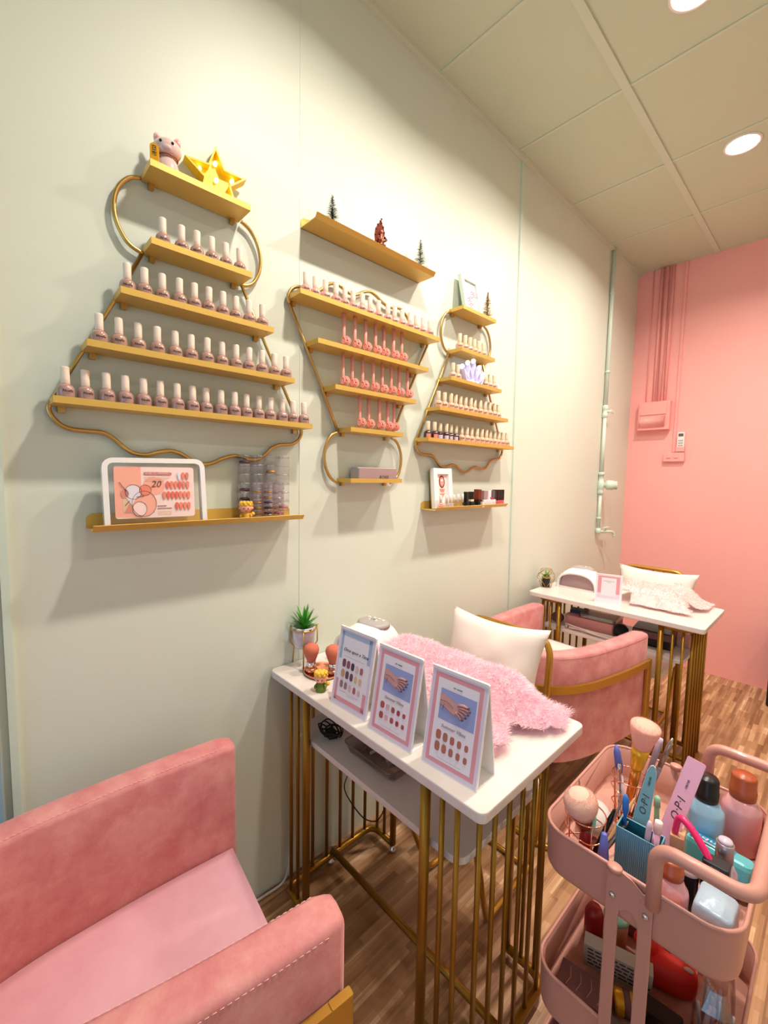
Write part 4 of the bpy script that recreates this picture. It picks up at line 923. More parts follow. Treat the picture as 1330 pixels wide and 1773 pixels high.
manicure_table('farther manicure table near the pink wall with the caged plant', (0.052, 2.165, 0), .79, .43)
# ------------------------------------------------------------------ nail chart stands
def card_stand(label, loc, rz, draw, w=.138, h=.206, dep=.072, edge='cardedge'):
    t = thing('card_stand', label, 'card stand', loc, rz)
    a = math.atan2(dep * .52, h); hh = math.hypot(h, dep * .52); TF = RX(-a) @ FY       # front panel leans back
    m = M(); m.slab([(x, z) for x, z in rrect(0, 0, w, hh, .004)], -.0035, 0, 0, TF, .0008); m.build('front_panel', 'whitegloss', t)
    b = math.atan2(dep * .48, h); TB = TR(0, dep, 0) @ RX(b) @ FY
    m = M(); m.slab([(x, z) for x, z in rrect(0, 0, w, math.hypot(h, dep * .48), .004)], 0.0, .003, 0, TB, .0008); m.build('back_panel', 'whitegloss', t)
    M().box((0.001, 0.0, 0), (w - .001, dep, .0025)).build('base_panel', 'whitegloss', t)
    m = M(); draw(m, w, hh, TF); m.build('printed_card', CARDM, t); return t
CARDM = ['cardedge', 'cardwhite', 'cardpink', 'cardblue', 'cardlilac', 'handskin', 'handshade', 'ink', 'inkgrey'] + ['nail%d' % i for i in range(13)]
def rect(m, TF, x0, y0, x1, y1, lvl, mi): m.poly([TF @ Vector(p) for p in ((x0, y0, .0004 + lvl * .0003), (x1, y0, .0004 + lvl * .0003), (x1, y1, .0004 + lvl * .0003), (x0, y1, .0004 + lvl * .0003))], mi)
def nail(m, TF, cx, cy, rx, ry, mi, rot=0):
    pts = []
    for j in range(18):
        a = 2 * PI * j / 18; c, s = math.cos(a), math.sin(a); pts.append((cx + rx * math.copysign(abs(c) ** .6, c), cy + ry * math.copysign(abs(s) ** .75, s)))
    m.slab(pts, .0008, .0022, mi, TF, .0005)
def card_once(m, w, h, TF):
    rect(m, TF, .003, .003, w - .003, h - .003, 0, 0)
    e = .011; rect(m, TF, e, .016, w - e, h - .012, 1, 1)
    b = .011
    for x0, y0, x1, y1 in ((e, h - .012 - b, w - e, h - .012), (e, h - .085, e + b * .8, h - .012), (w - e - b, h - .075, w - e, h - .012)): rect(m, TF, x0, y0, x1, y1, 2, 3)
    for x0, y0, x1, y1 in ((e, .016, w - e, .016 + b), (e, .016, e + b * .8, .072), (w - e - b, .016, w - e, .062)): rect(m, TF, x0, y0, x1, y1, 2, 2)
    m.text('Once upon a Time', TF @ TR(w / 2 + .002, h - .058, .0014), .0135, 7, shear=.45, fit=.094)
    rect(m, TF, .03, h - .075, w - .03, h - .0744, 2, 8)
    for r, (y, cols, rx, ry) in enumerate(((h - .093, (9, 10, 11, 12, 13), .0064, .0105), (h - .120, (14, 15, 15, 16, 16), .0064, .0105), (h - .148, (17, 17, 12, 13, 12), .0058, .0095))):
        for k in range(5): nail(m, TF, .034 + k * .0168, y - k * .0008, rx * (1 - .05 * k), ry * (1 - .04 * k), cols[k])
    rect(m, TF, .03, .043, .055, .0437, 2, 7); rect(m, TF, .058, .041, .1, .0415, 2, 8); rect(m, TF, .058, .037, .09, .0375, 2, 8)
def card_hand(cols):
    def d(m, w, h, TF):
        rect(m, TF, .003, .003, w - .003, h - .003, 0, 0); e = .010
        rect(m, TF, e, .012, w - e, h - .012, 1, 2); rect(m, TF, e + .009, .021, w - e - .009, h - .022, 2, 1)
        m.text('HEY  NANNY', TF @ TR(w / 2, h - .034, .0016), .0042, 7, fit=.022)
        x0, x1, y0, y1 = .029, w - .022, h - .105, h - .042; rect(m, TF, x0, y0, x1, y1, 3, 4)
        z = .0018                                        # photo of a hand on blue
        def blob(pts, mi, dz=0): m.poly([TF @ Vector((x0 + a * (x1 - x0), y0 + b * (y1 - y0), z + dz)) for a, b in pts], mi)
        blob([(0, .47), (0, .80), (.12, .84), (.25, .78), (.42, .70), (.55, .66), (.66, .60), (.7, .5), (.62, .36), (.5, .27), (.38, .28), (.22, .36)], 5)
        for k, (a, b, c2, d2) in enumerate(((.52, .66, .80, .70), (.56, .60, .84, .60), (.56, .53, .80, .48), (.53, .46, .74, .36), (.48, .40, .66, .25))):
            m.tube([TF @ Vector((x0 + u * (x1 - x0), y0 + v * (y1 - y0), z)) for u, v in ((a, b), ((a + c2) / 2, (b + d2) / 2 + .03), (c2, d2))], [.0034, .0031, .0022], 6, 5)
            m.tube([TF @ Vector((x0 + u * (x1 - x0), y0 + (v - .045) * (y1 - y0), z + .0026)) for u, v in ((a, b), ((a + c2) / 2, (b + d2) / 2 + .03), (c2 - .03, d2))], .0004, 4, 6)
            u, v = c2, d2; m.tube([TF @ Vector((x0 + (u - .015) * (x1 - x0), y0 + v * (y1 - y0), z + .0012)), TF @ Vector((x0 + (u + .03) * (x1 - x0), y0 + (v + .005) * (y1 - y0), z + .0012))], .0017, 6, 9)
        for pts in (((0, .47), (.2, .40), (.38, .30), (.5, .28)), ((.02, .6), (.2, .62), (.4, .5)), ((.1, .30), (.12, .42), (.14, .52))): m.tube([TF @ Vector((x0 + u * (x1 - x0), y0 + v * (y1 - y0), z + .0006)) for u, v in pts], .0004, 4, 6)
        m.text('Summer Vibes', TF @ TR(w / 2, h - .117, .0016), .007, 8, shear=.35, fit=.06)
        for r in range(2):
            for k in range(5): nail(m, TF, .036 + k * .0172, h - .137 - r * .024 - .0005 * k, (.0062 - .0005 * k), (.0098 - .0008 * k) * (1 if cols else .8), (20, 21)[(k + r) % 2] if cols else (18, 12, 18, 19, 18)[k])
        rect(m, TF, .04, .026, w - .04, .0265, 3, 8)
    return d
card_stand('card stand nearest the wall, lettered with script and fifteen nail swatches', (.288, .667, .75), .05, card_once)
card_stand('middle card stand with hand photo and ten small red-tipped swatches', (.449, .663, .75), .04, card_hand(False))
card_stand('card stand at the table corner with hand photo and ten brown swatches', (.614, .671, .75), .06, card_hand(True))
def card_small(m, w, h, TF):
    rect(m, TF, .003, .003, w - .003, h - .003, 0, 1); rect(m, TF, .010, .028, w - .010, h - .010, 1, 2); rect(m, TF, .010, .028, w - .010, .05, 2, 0)
    rect(m, TF, .026, .038, w - .026, h - .018, 3, 1); rect(m, TF, .034, h - .035, w - .034, h - .0335, 4, 8); rect(m, TF, .05, h - .041, w - .05, h - .0398, 4, 8)
card_stand('small pink-bordered card stand standing on the farther table', (.374, 2.232, .75), .28, card_small, w=.118, h=.142, dep=.055)
# ------------------------------------------------------------------ faux fur hand rests
def fur(name, label, loc, hf, inside, x0, x1, y0, y1, nx, ny, nstr, ln, ma, seed):
    rnd = random.Random(seed); t = thing(name, label, 'hand rest', loc)
    m = M(); idx = {}; vs = []; fs = []
    for i in range(nx + 1):
        for j in range(ny + 1):
            x = x0 + (x1 - x0) * i / nx; y = y0 + (y1 - y0) * j / ny
            if inside(x, y): idx[(i, j)] = len(vs); vs.append((x, y, hf(x, y)))
    for i in range(nx):
        for j in range(ny):
            q = [idx.get(p) for p in ((i, j), (i + 1, j), (i + 1, j + 1), (i, j + 1))]
            if None not in q: fs.append(tuple(q))
    b = len(vs)                                     # underside
    vs2 = [(v[0], v[1], .0008) for v in vs]; m.add(vs + vs2, fs + [tuple(b + i for i in reversed(f)) for f in fs], 0, True)
    m.build('pile_backing', ma, t)
    m = M(); c = 0
    while c < nstr:
        x = rnd.uniform(x0, x1); y = rnd.uniform(y0, y1)
        if not inside(x, y): continue
        c += 1; e = .004; z = hf(x, y); nn = Vector((hf(x - e, y) - hf(x + e, y), hf(x, y - e) - hf(x, y + e), 2 * e)).normalized()
        comb = Vector((.5 * noise.noise(Vector((x * 9, y * 9, seed))) + .15, .6 * noise.noise(Vector((x * 9, y * 9, seed + 7))) - .1, -.25))
        d = (nn * .75 + comb + Vector((rnd.gauss(0, .3), rnd.gauss(0, .3), rnd.gauss(0, .2)))).normalized(); L_ = ln * rnd.uniform(.6, 1.25); sd = d.cross(Vector((rnd.random(), rnd.random(), rnd.random()))).normalized() * .00055
        p = Vector((x, y, z)); q = p + d * L_ * .6; e2 = q + (d * .8 + Vector((0, 0, -.5))).normalized() * L_ * .4
        if e2.z < .0015: e2.z = .0015
        if q.z < .0015: q.z = .002
        m.add([p - sd, p + sd, q + sd * .8, q - sd * .8, e2], [(0, 1, 2, 3), (3, 2, 4)], 0, True)
    o = m.build('fur_pile', ma, t); o['kind'] = 'stuff'; return t
def h1(x, y):
    c = .945; ydist = (y - c) / .135
    hump = .088 * max(0, 1 - abs(ydist) ** 2.3) ** .6
    r = 1 / (1 + math.exp((x - .665) / .022)); l = 1 / (1 + math.exp((.20 - x) / .02)); dome = 1 - .12 * ((x - .4) / .3) ** 2
    drape = .010 + .006 * noise.noise(Vector((x * 14, y * 14, 3))); fold = .022 * math.exp(-((y - .80) / .05) ** 2) * (x > .5) * min(1, (x - .5) / .1) + .03 * math.exp(-((y - 1.0) / .055) ** 2) * (x > .55) * min(1, (x - .55) / .1)
    return max(.006, hump * l * r * dome + drape + fold * max(0.0, min(1.0, (.785 - x) / .08)) + .004 * noise.noise(Vector((x * 25, y * 25, 1))))
def in1(x, y):
    xr = (.722 if y < .86 else .722 + .05 * min(1, (y - .86) / .13)) - .045 * math.exp(-((y - .905) / .035) ** 2) - .012 * max(0, (y - 1.05) / .03) + .006 * math.sin(y * 70)
    ylo = .768 + .003 * math.sin(x * 60); return .235 < x < xr and ylo < y < 1.082 + .003 * math.sin(x * 50)
fur('fur_hand_rest', 'fluffy pink faux fur hand rest humped across the near table', (0, 0, .75), h1, in1, .2, .79, .735, 1.09, 84, 52, 30000, .021, 'fur', 2)
def h2(x, y):
    hump = .080 * max(0, 1 - abs((y - 2.44) / .13) ** 2.4) ** .6; r = 1 / (1 + math.exp((x - .725) / .02)); l = 1 / (1 + math.exp((.43 - x) / .012))
    return max(.006, hump * l * r + .012 + .0015 * noise.noise(Vector((x * 20, y * 20, 5))) + .026 * math.exp(-((y - 2.5) / .05) ** 2) * (x > .66) * max(0, min(1, (.82 - x) / .08)))
def in2(x, y): return .42 < x < (.80 if y > 2.4 else .755 + .01 * math.sin(y * 90)) - .04 * math.exp(-((y - 2.40) / .03) ** 2) and (2.338 if x < .51 else 2.30) + .004 * math.sin(x * 70) < y < 2.585
fur('fur_hand_rest', 'pale pink faux fur hand rest on the farther table', (0, 0, .75), h2, in2, .41, .82, 2.28, 2.6, 56, 44, 13000, .015, 'fur_pale', 9)
# ------------------------------------------------------------------ nail lamps
def nail_lamp(label, loc, rz, W=.2, D=.19, H=.105):
    t = thing('nail_lamp', label, 'nail lamp', loc, rz); m = M(); nu, nv = 26, 14; vs = []; fs = []
    # arched dome open to the front (-y)
    def P(u, v, th_):     # u 0..1 across the arch, v 0 (front) .. 1 (back)
        a = PI * u; k = math.cos(v * PI / 2 * .62) ** .55; ww = (W / 2 - th_) * (1 - .16 * v ** 2); hh = (H - th_) * (.62 + .38 * math.sin(PI * min(1, .18 + v * .72))) * (1 if v < .75 else math.cos((v - .75) / .25 * PI / 2 * .9))
        return (-ww * math.copysign(abs(math.cos(a)) ** .8, math.cos(a)), -D / 2 + D * v * (1 - th_ * 2), hh * math.sin(a) ** .72)
    for th_ in (0, .012):
        for j in range(nv + 1):
            for i in range(nu + 1): vs.append(P(i / nu, j / nv, th_))
    o2 = (nv + 1) * (nu + 1)
    for j in range(nv):
        for i in range(nu):
            a = j * (nu + 1) + i; fs.append((a, a + 1, a + nu + 2, a + nu + 1)); fs.append((o2 + a, o2 + a + nu + 1, o2 + a + nu + 2, o2 + a + 1))
    for i in range(nu): fs.append((i, o2 + i, o2 + i + 1, i + 1))
    m.add(vs, fs, 0, True); m.build('dome', 'whitegloss', t)
    M().slab(rrect(-W / 2 + .01, -D / 2, W / 2 - .01, D / 2 - .03, .03, 5), 0, .004).build('base_tray', 'white', t)
    m = M(); zt = H * .985
    M().lathe([(0.0001, .004), (.048, .003), (.058, -.002), (.062, -.012)], 28, T=TR(0, .005, zt), sy=.82).build('control_panel', 'grey', t)
    b = M()
    for k in range(4): b.slab(rrect(-.005, -.004, .005, .004, .002), .0025, .0055, 0, TR(-.03 + .02 * k, .022 + .004 * (k in (1, 2)), zt))
    b.slab(rrect(-.016, -.006, .016, .006, .002), .003, .006, 0, TR(0, .004, zt)); b.build('buttons', 'white', t)
    M().slab(rrect(-.011, -.0035, .011, .0035, .001), .0062, .0068, 0, TR(0, .004, zt)).build('display', 'dgrey', t)
    M().add([P(i / nu, .16, .015) for i in range(nu + 1)], [tuple(range(nu + 1))]).build('inner_liner', 'mauvegrey', t)
    return t
nail_lamp('white domed nail lamp with grey top behind the card stands', (.128, .958, .75), .15, W=.18, D=.2, H=.118)
nail_lamp('white arched nail lamp beside the caged plant on the farther table', (.205, 2.49, .75), .05, W=.22, D=.19, H=.112)
# ------------------------------------------------------------------ near table: plant, brushes, doll
def blade(m, base, az, tilt, L_, w, curl, mi, n=6):
    d = Vector((math.cos(az), math.sin(az), 0)); s = Vector((-math.sin(az), math.cos(az), 0)); vs = []; p = Vector(base)
    for i in range(n + 1):
        u = i / n; ang = tilt + curl * u; ww = w * (math.sin(PI * min(1, .18 + .82 * u)) ** .7 if u < 1 else 0.02)
        vs += [p - s * ww, p + Vector((0, 0, -ww * .35)) + d * 0, p + s * ww]; p = p + (d * math.sin(ang) + Vector((0, 0, 1)) * math.cos(ang)) * (L_ / n)
    m.add(vs, [f for i in range(n) for f in ((3 * i, 3 * i + 1, 3 * i + 4, 3 * i + 3), (3 * i + 1, 3 * i + 2, 3 * i + 5, 3 * i + 4))], mi, True)
t = thing('potted_succulent', 'spiky green artificial succulent in a marbled pot in a gold stand', 'plant', (.046, .738, .75)); t.scale = (1.1, 1.1, 1.1)
PZ = .056
M().lathe([(0.0001, PZ), (.024, PZ), (.029, PZ + .006), (.033, PZ + .05), (.0335, PZ + .062), (.030, PZ + .062), (.028, PZ + .052), (0.0001, PZ + .05)], 26).build('marbled_pot', 'marblepot', t)
m = M(); m.tube([(.0355 * math.cos(a), .0355 * math.sin(a), PZ + .055) for a in [2 * PI * k / 26 for k in range(26)]], .0026, 7, 0, True)
for k in range(3):
    a = 2 * PI * k / 3 - .6; x, y = .0365 * math.cos(a), .0365 * math.sin(a); m.tube([(x * 1.22, y * 1.22, PZ + .055), (x * 1.22, y * 1.22, PZ + .006), (x * .9, y * .9, PZ - .006), (x * 1.05, y * 1.05, 0.001)], .0021, 7); m.tube([(x, y, PZ + .055), (x * 1.22, y * 1.22, PZ + .055)], .002, 6)
m.build('gold_stand', 'goldtube', t)
m = M(); rnd = random.Random(2)
for k in range(30):
    u = k / 30; blade(m, (0, 0, PZ + .05), k * 2.4, .12 + 1.0 * (1 - u) ** 1.1, .045 + .035 * u, .0065 - .002 * u, .55 - .35 * u, 0 if k % 4 else 1)
m.build('leaves', ['leaf', 'leafdark'], t)
t = thing('brush_tray', 'round rose gold tray under the two makeup brushes', 'tray', (.130, .750, .75))
M().lathe([(0.0001, 0), (.046, 0), (.053, .003), (.055, .009), (.053, .0095), (.050, .004), (0.0001, .0035)], 36, sx=1.12).build('tray_dish', 'rosegold', t)
def kabuki(label, loc):
    t = thing('kabuki_brush', label, 'makeup brush', loc, 0, 'kabuki brushes on the rose gold tray')
    M().lathe([(0.0001, 0), (.018, 0), (.0195, .003), (.0195, .007), (.017, .010), (.0145, .012)], 24).build('metal_base', 'rosegold', t)
    M().lathe([(.0145, .011), (.0145, .030), (.0125, .031), (0.0001, .031)], 24).build('clear_handle', 'chrome', t)
    M().lathe([(.0125, .029), (.0135, .034), (.019, .048), (.0235, .062), (.0242, .070), (.0215, .079), (.013, .085), (0.0001, .087)], 26).build('bristle_head', 'bristle', t); return t
kabuki('terracotta kabuki brush on the tray, in front of the succulent', (.104, .728, .7537)); kabuki('terracotta kabuki brush half hidden by the script card stand', (.158, .772, .7537))
doll('tiny doll in green with ochre curls standing at the near table edge', (.222, .682, .75), -.8, 1.42, 'figgreen')
# ------------------------------------------------------------------ under the near table
CORD = [(0.206, 0.8, 0.439), (0.184, 0.8, 0.38), (0.211, 0.8, 0.352), (0.267, 0.8, 0.335), (0.307, 0.8, 0.343), (0.344, 0.8, 0.37), (0.374, 0.8, 0.431), (0.383, 0.8, 0.471)]
t = thing('charger_cable_bundle', 'bundle of thin black cable on the lower shelf by the wall', 'cable', (.19, .74, .5775))
m = M(); rnd = random.Random(8)
for k in range(4): m.tube([((.022 + .004 * k) * math.cos(a) * 1.4, (.02 + .003 * k) * math.sin(a), .006 + .004 * k + .012 * math.sin(2 * a + k) ** 2) for a in [2 * PI * j / 24 for j in range(24)]], .0022, 6, 0, True)
m.build('coiled_cable', 'blackmat', t); M().box((-.01, -.015, .0), (.02, .01, .022), bev=.003).build('plug', 'black', t)
o = M().tube(spline(CORD, 6), .0018, 6).build('hanging_cable', 'blackmat'); tag(o, 'thin black cable drooping below the near table shelf', 'cable')
t = thing('plastic_tray', 'clear plastic tray with clutter lying on the near table lower shelf', 'tray', (.37, .79, .5775))
m = M(); P0 = rrect(-.09, -.055, .09, .055, .015); P1 = rrect(-.1, -.065, .1, .065, .018); n = len(P0)
m.add([(x, y, .001) for x, y in P0] + [(x, y, .03) for x, y in P1], [(i, (i + 1) % n, n + (i + 1) % n, n + i) for i in range(n)] + [tuple(range(n))], 0, True); m.tube([(x, y, .03) for x, y in P1], .0022, 6, 0, True); m.build('tray_shell', 'cleartray', t)
m = M(); rnd = random.Random(6)
for k in range(7): x = -.07 + .02 * k; m.tube([(x, rnd.uniform(-.04, 0), .006 + .003 * (k % 2)), (x + rnd.uniform(-.02, .02), rnd.uniform(.0, .045), .012)], .004, 7, k % 3)
m.build('clutter', ['dgrey', 'plum', 'paper'], t); t.children[1]['kind'] = 'stuff'
o = M().tube(spline([(.012, .72, .40), (.015, .715, .2), (.018, .70, .06), (.02, .675, .014), (.014, .61, .006), (.010, .5, .006), (.010, .3, .006)], 6), .004, 8).build('white_cable', 'cablewhite'); tag(o, 'white cable running along the wall foot past the near table', 'cable')
# ------------------------------------------------------------------ farther table: caged plant and lower shelf load
t = thing('caged_plant', 'small green plant in a black pot inside a gold wire cage', 'plant', (.072, 2.325, .75))
M().lathe([(0.0001, .002), (.019, .002), (.021, .006), (.023, .05), (.0235, .054), (.020, .054), (.0001, .05)], 20).build('black_pot', 'black', t)
M().lathe([(.0215, .052), (.0242, .053), (.0242, .058), (.0215, .058)], 20).build('pot_rim', 'goldtube', t)
m = M()
for k in range(16): blade(m, (0, 0, .05), k * 2.4, .1 + .9 * (1 - k / 16), .028 + .012 * (k % 3), .006, .5, k % 2)
m.build('leaves', ['leaf', 'leafdark'], t)
m = M(); bot = [(.026 * math.cos(2 * PI * k / 5 + .2), .026 * math.sin(2 * PI * k / 5 + .2), .0015) for k in range(5)]; mid = [(.05 * math.cos(2 * PI * k / 5 + .83), .05 * math.sin(2 * PI * k / 5 + .83), .05) for k in range(5)]; up = [(.047 * math.cos(2 * PI * k / 5 + .2), .047 * math.sin(2 * PI * k / 5 + .2), .072) for k in range(5)]; top = [(.028 * math.cos(2 * PI * k / 5 + .83), .028 * math.sin(2 * PI * k / 5 + .83), .102) for k in range(5)]
for k in range(5):
    k2 = (k + 1) % 5
    for a, b in ((bot[k], bot[k2]), (bot[k], mid[k]), (bot[k2], mid[k]), (mid[k], up[k]), (mid[k], up[k2]), (up[k], top[k]), (up[k2], top[k]), (top[k], top[k2])): m.tube([a, b], .0012, 6)
m.build('wire_cage', 'goldtube', t)
ZS2 = .5775
t = thing('storage_pouch', 'dusty pink storage box with a clear plastic lid under the farther table', 'box', (.335, 2.345, ZS2), .06)
M().slab(rrect(-.12, -.085, .12, .085, .012), 0, .066, 0, None, .006).build('box_body', 'pinkbag', t); M().slab(rrect(-.05, -.08, .124, .088, .012), .067, .088, 0, None, .004).build('clear_lid', 'cleartray', t)
tag(M().slab(rrect(-.045, -.03, .045, .03, .004), 0, .014, 0, TR(0, 0, 0) @ RX(.05), .002).slab(rrect(-.037, -.022, .037, .022, .002), .0142, .0146, 1).build('green_packet', ['navy', 'leafdark'], None, (.262, 2.345, ZS2 + .0675), (0, 0, .2)), 'green and navy packet lying on the pink storage box', 'packet')
tag(M().ball((0, 0, .03), .030, 14, sc=(1.1, 1.2, .95)).build('fluffy_duster', 'plum', None, (.168, 2.285, ZS2), (0, 0, 0)), 'dark plum fuzzy ball at the wall end of the lower shelf', 'pompom')
m = M(); rnd = random.Random(12)
for k in range(900):
    d = Vector((rnd.gauss(0, 1), rnd.gauss(0, 1), rnd.gauss(0, 1))).normalized(); p = Vector((0, 0, .042)) + d * .028; q = Vector((0, 0, .042)) + d * rnd.uniform(.036, .046); q.z = max(q.z, .001); s = d.cross(Vector((.3, .5, .8))).normalized() * .0009; m.add([p - s, p + s, q], [(0, 1, 2)])
m.ball((0, 0, .042), .034, 14); tag(m.build('black_pompom', 'blackmat', None, (.49, 2.28, ZS2)), 'fuzzy black pompom in the middle of the farther table shelf', 'pompom')
m = M()
for k in range(3): m.tube(spline([(-.13, -.004 * k, .006 + .005 * k), (-.14, .02, .01 + .004 * k), (-.09, .012 - .01 * k, .013 + .004 * k), (.0, -.02 + .006 * k, .008 + .003 * k), (.1, -.03 + .012 * k, .006 + .003 * k), (.13, -.014, .006 + .003 * k), (.09, .0, .006), (-.02, .006, .007), (-.12, .0, .006 + .002 * k)], 5), .0035, 7)
tag(m.build('coiled_cable', 'cablewhite', None, (.378, 2.236, ZS2 + .004), (0, 0, .12)), 'white cable looped in front of the pink storage box', 'cable')
t = thing('drill_machine', 'dark plum control box with lit red slots on the farther table shelf', 'machine', (.615, 2.36, ZS2), .1)
M().slab(rrect(-.085, -.07, .085, .07, .01), 0, .075, 0, None, .006).build('case', 'black', t); M().box((-.08, -.0725, .04), (.08, -.07, .07)).build('front_panel', 'plum', t); M().box((-.05, -.06, .075), (-.02, -.055, .0765)).box((.02, -.06, .075), (.05, -.055, .0765)).build('indicator_slots', 'redpolish', t)
t = thing('cosmetic_bag', 'pink printed box behind the rods at the open end of the farther shelf', 'box', (.715 , 2.44, ZS2), .2)
M().slab(rrect(-.03, -.045, .03, .045, .01), 0, .045, 0, None, .005).build('box_body', 'pinkbag', t); M().slab(rrect(-.031, -.046, .031, .046, .01), .02, .032).build('box_band', 'tan', t)
# ------------------------------------------------------------------ three-tier trolley
X0, X1, Y0, Y1 = .829, 1.143, .790, 1.183
t = thing('utility_trolley', 'dusty pink three-tier metal trolley crowded with nail tools', 'trolley', ((X0 + X1) / 2, (Y0 + Y1) / 2, 0))
hx, hy = (X1 - X0) / 2, (Y1 - Y0) / 2
def basket(zb, zt):
    P = rrect(-hx, -hy, hx, hy, .05, 7); n = len(P); th = .003; Pi = inset(P, th); B0 = inset(P, .005); B1 = inset(P, .0015)
    m = M(); rings = [(B0, zb), (B1, zb + .006), (P, zb + .016), (P, zt - .004), (P, zt), (Pi, zt), (Pi, zb + .016), (inset(P, .0075), zb + .006)]
    vs = [(x, y, z) for R, z in rings for x, y in R]; fs = [(k * n + i, k * n + (i + 1) % n, (k + 1) * n + (i + 1) % n, (k + 1) * n + i) for k in range(len(rings) - 1) for i in range(n)]
    fs.append(tuple(reversed(range(n)))); fs.append(tuple(7 * n + i for i in range(n))); m.add(vs, fs, 0, False)
    m.mi = [1 if k in range(n * 6, n * 7) or k == len(fs) - 1 else 0 for k in range(len(fs))]
    m.sm = [k < 7 * n for k in range(len(fs))]
    return m, P
for zb, zt in ((.590, .680), (.283, .375), (.055, .145)):
    m, P = basket(zb, zt); b = m.build('basket', ['trolley', 'trolleyin'], t)
    M().tube([(x, y, zt) for x, y in P], .0034, 8, 0, True).build('rolled_rim', 'trolley', b)
for s in (-1, 1):
    yy = s * hy; f0, f1 = (yy - .006, yy - .0008) if s < 0 else (yy + .0008, yy + .006)
    for xx in (-.0165, .0355):
        M().box((xx - .0105, min(f0, f1), .045), (xx + .0105, max(f0, f1), .66), bev=.0012).build('leg', 'trolley', t)
        for z in (.633, .33, .105): M().lathe([(0.0001, .0035), (.004, .0028), (.0055, 0)], 12, T=TR(xx, f0 if s < 0 else f1, z) @ (RX(PI / 2) if s < 0 else RX(-PI / 2))).build('screw', 'chrome', t)
    m = M(); pts = [(-.027, .676), (-.027, .60), (-.006, .60), (-.004, .612), (.006, .622), (.016, .622), (.024, .612), (.025, .60), (.046, .60), (.046, .668), (.030, .668), (.012, .680), (-.006, .684)]
    m.slab([(x, z) for x, z in pts], -max(f0, f1) - .0004, -min(f0, f1) - .0004, 0, FY); m.build('bracket_plate', 'trolley', t)
    M().lathe([(0.0001, 0), (.0105, 0), (.0105, .008), (.009, .0095), (0.0001, .0095)], 18, T=TR(-.016, yy + s * .003, .677), sx=1.2).build('pivot_tab', 'trolley', t)
hz = .765; M().tube(fillet([(.044, -hy - .004, .655), (.044, -hy - .004, hz), (hx + .012, -hy - .004, hz), (hx + .012, hy + .004, hz), (.044, hy + .004, hz), (.044, hy + .004, .655)], .032, 8), .0112, 14).build('push_handle', 'trolley', t)
for sx in (-1, 1):
    for sy in (-1, 1):
        c = M().box((-.010, -.006, .02), (.010, .006, .055), T=TR(sx * (hx - .05), sy * (hy - .06), 0)).build('caster_fork', 'chrome', t)
        M().lathe([(0.0001, -.008), (.018, -.008), (.021, -.004), (.021, .004), (.018, .008), (0.0001, .008)], 18, T=TR(sx * (hx - .05), sy * (hy - .06), .0215) @ RX(PI / 2)).build('caster_wheel', 'blackmat', c)
ZF = .5965
CAM = Vector((1.2, 0, 1.362))
# wire cups
def wire_cup(label, x, y, r, h):
    t = thing('wire_cup', label, 'cup', (x, y, ZF), group='rose gold wire cups'); m = M()
    for z, k in ((.002, .8), (h * .36, .9), (h * .70, .97), (h, 1.0)): m.tube([(r * k * math.cos(a), r * k * math.sin(a), z + (.006 * math.sin(2 * a) if 0 < z < h and z > .01 else 0)) for a in [2 * PI * j / 26 for j in range(26)]], .0014, 6, 0, True)
    for j in range(5): a = 2 * PI * j / 5 + .4; m.tube([(r * .8 * math.cos(a), r * .8 * math.sin(a), .002), (r * math.cos(a), r * math.sin(a), h)], .0013, 6)
    m.lathe([(0.0001, .0), (r * .8, .0), (r * .8, .0015), (0.0001, .0015)], 22); m.build('wire_body', 'rosegold', t); return t
wire_cup('rose gold wire cup at the near corner holding the pale fluffy brush', .892, .852, .0375, .105)
wire_cup('rose gold wire cup farther back holding the big gold-handled brush', .915, 1.035, .036, .105)
def makeup_brush(label, a, b, handle, bris, hl, prof, ferr='amber'):
    a, b = Vector(a), Vector(b); L_ = (b - a).length; t = thing('makeup_brush', label, 'makeup brush', a, rot=aim(a, b).to_euler()); 
    M().lathe([(0.0001, 0), (.006, .001), (.0085, L_ * .25), (.0095, L_ * .5), (.0105, L_ * .72)], 18).build('handle', handle, t)
    M().lathe([(.0105, L_ * .70), (.0125, L_ * .74), (.0165, L_ * .9), (.0175, L_)], 20).build('ferrule', ferr, t)
    m = M().lathe([(.016, L_ - .002)] + [(r, L_ + z) for r, z in prof], 22); rnd = random.Random(3); zt = prof[-1][1]; zm = .018
    flat = prof[-2][0] > .017 and prof[-1][1] > .058
    for k in range(9000 if not flat else 4000):       # hair tips
        a = rnd.random() * 2 * PI; u = rnd.random() ** .7; zz = u * zt; i = max(1, min(len(prof) - 1, sum(1 for q in prof if q[1] < zz))); (r0_, z0_), (r1_, z1_) = prof[i - 1], prof[i]
        if i == len(prof) - 1: continue
        w_ = (zz - z0_) / (z1_ - z0_ + 1e-9); r_ = (r0_ + (r1_ - r0_) * max(0, min(1, w_))) * (1 if not (i == len(prof) - 1) else rnd.random() ** .5)
        p = Vector((r_ * .97 * math.cos(a), r_ * .97 * math.sin(a), L_ + zz - .001)); o_ = Vector((0, 0, L_ - .015)); d = (p - o_).normalized() + Vector((rnd.gauss(0, .2), rnd.gauss(0, .2), rnd.gauss(0, .2))); q = p + d * rnd.uniform(.002, .0055); s = d.cross(Vector((.3, .7, .2))).normalized() * .0002
        m.add([p - s, p + s, q], [(0, 1, 2)])
    m.build('bristles', bris, t); return t
makeup_brush('big powder brush with flat peach bristles and amber gold handle', (.912, 1.034, .602), (.936, 1.024, .785), 'amber', 'bristlepeach', .05, [(.019, .01), (.026, .034), (.0295, .05), (.028, .054), (.018, .058), (0.0001, .059)], 'orange')
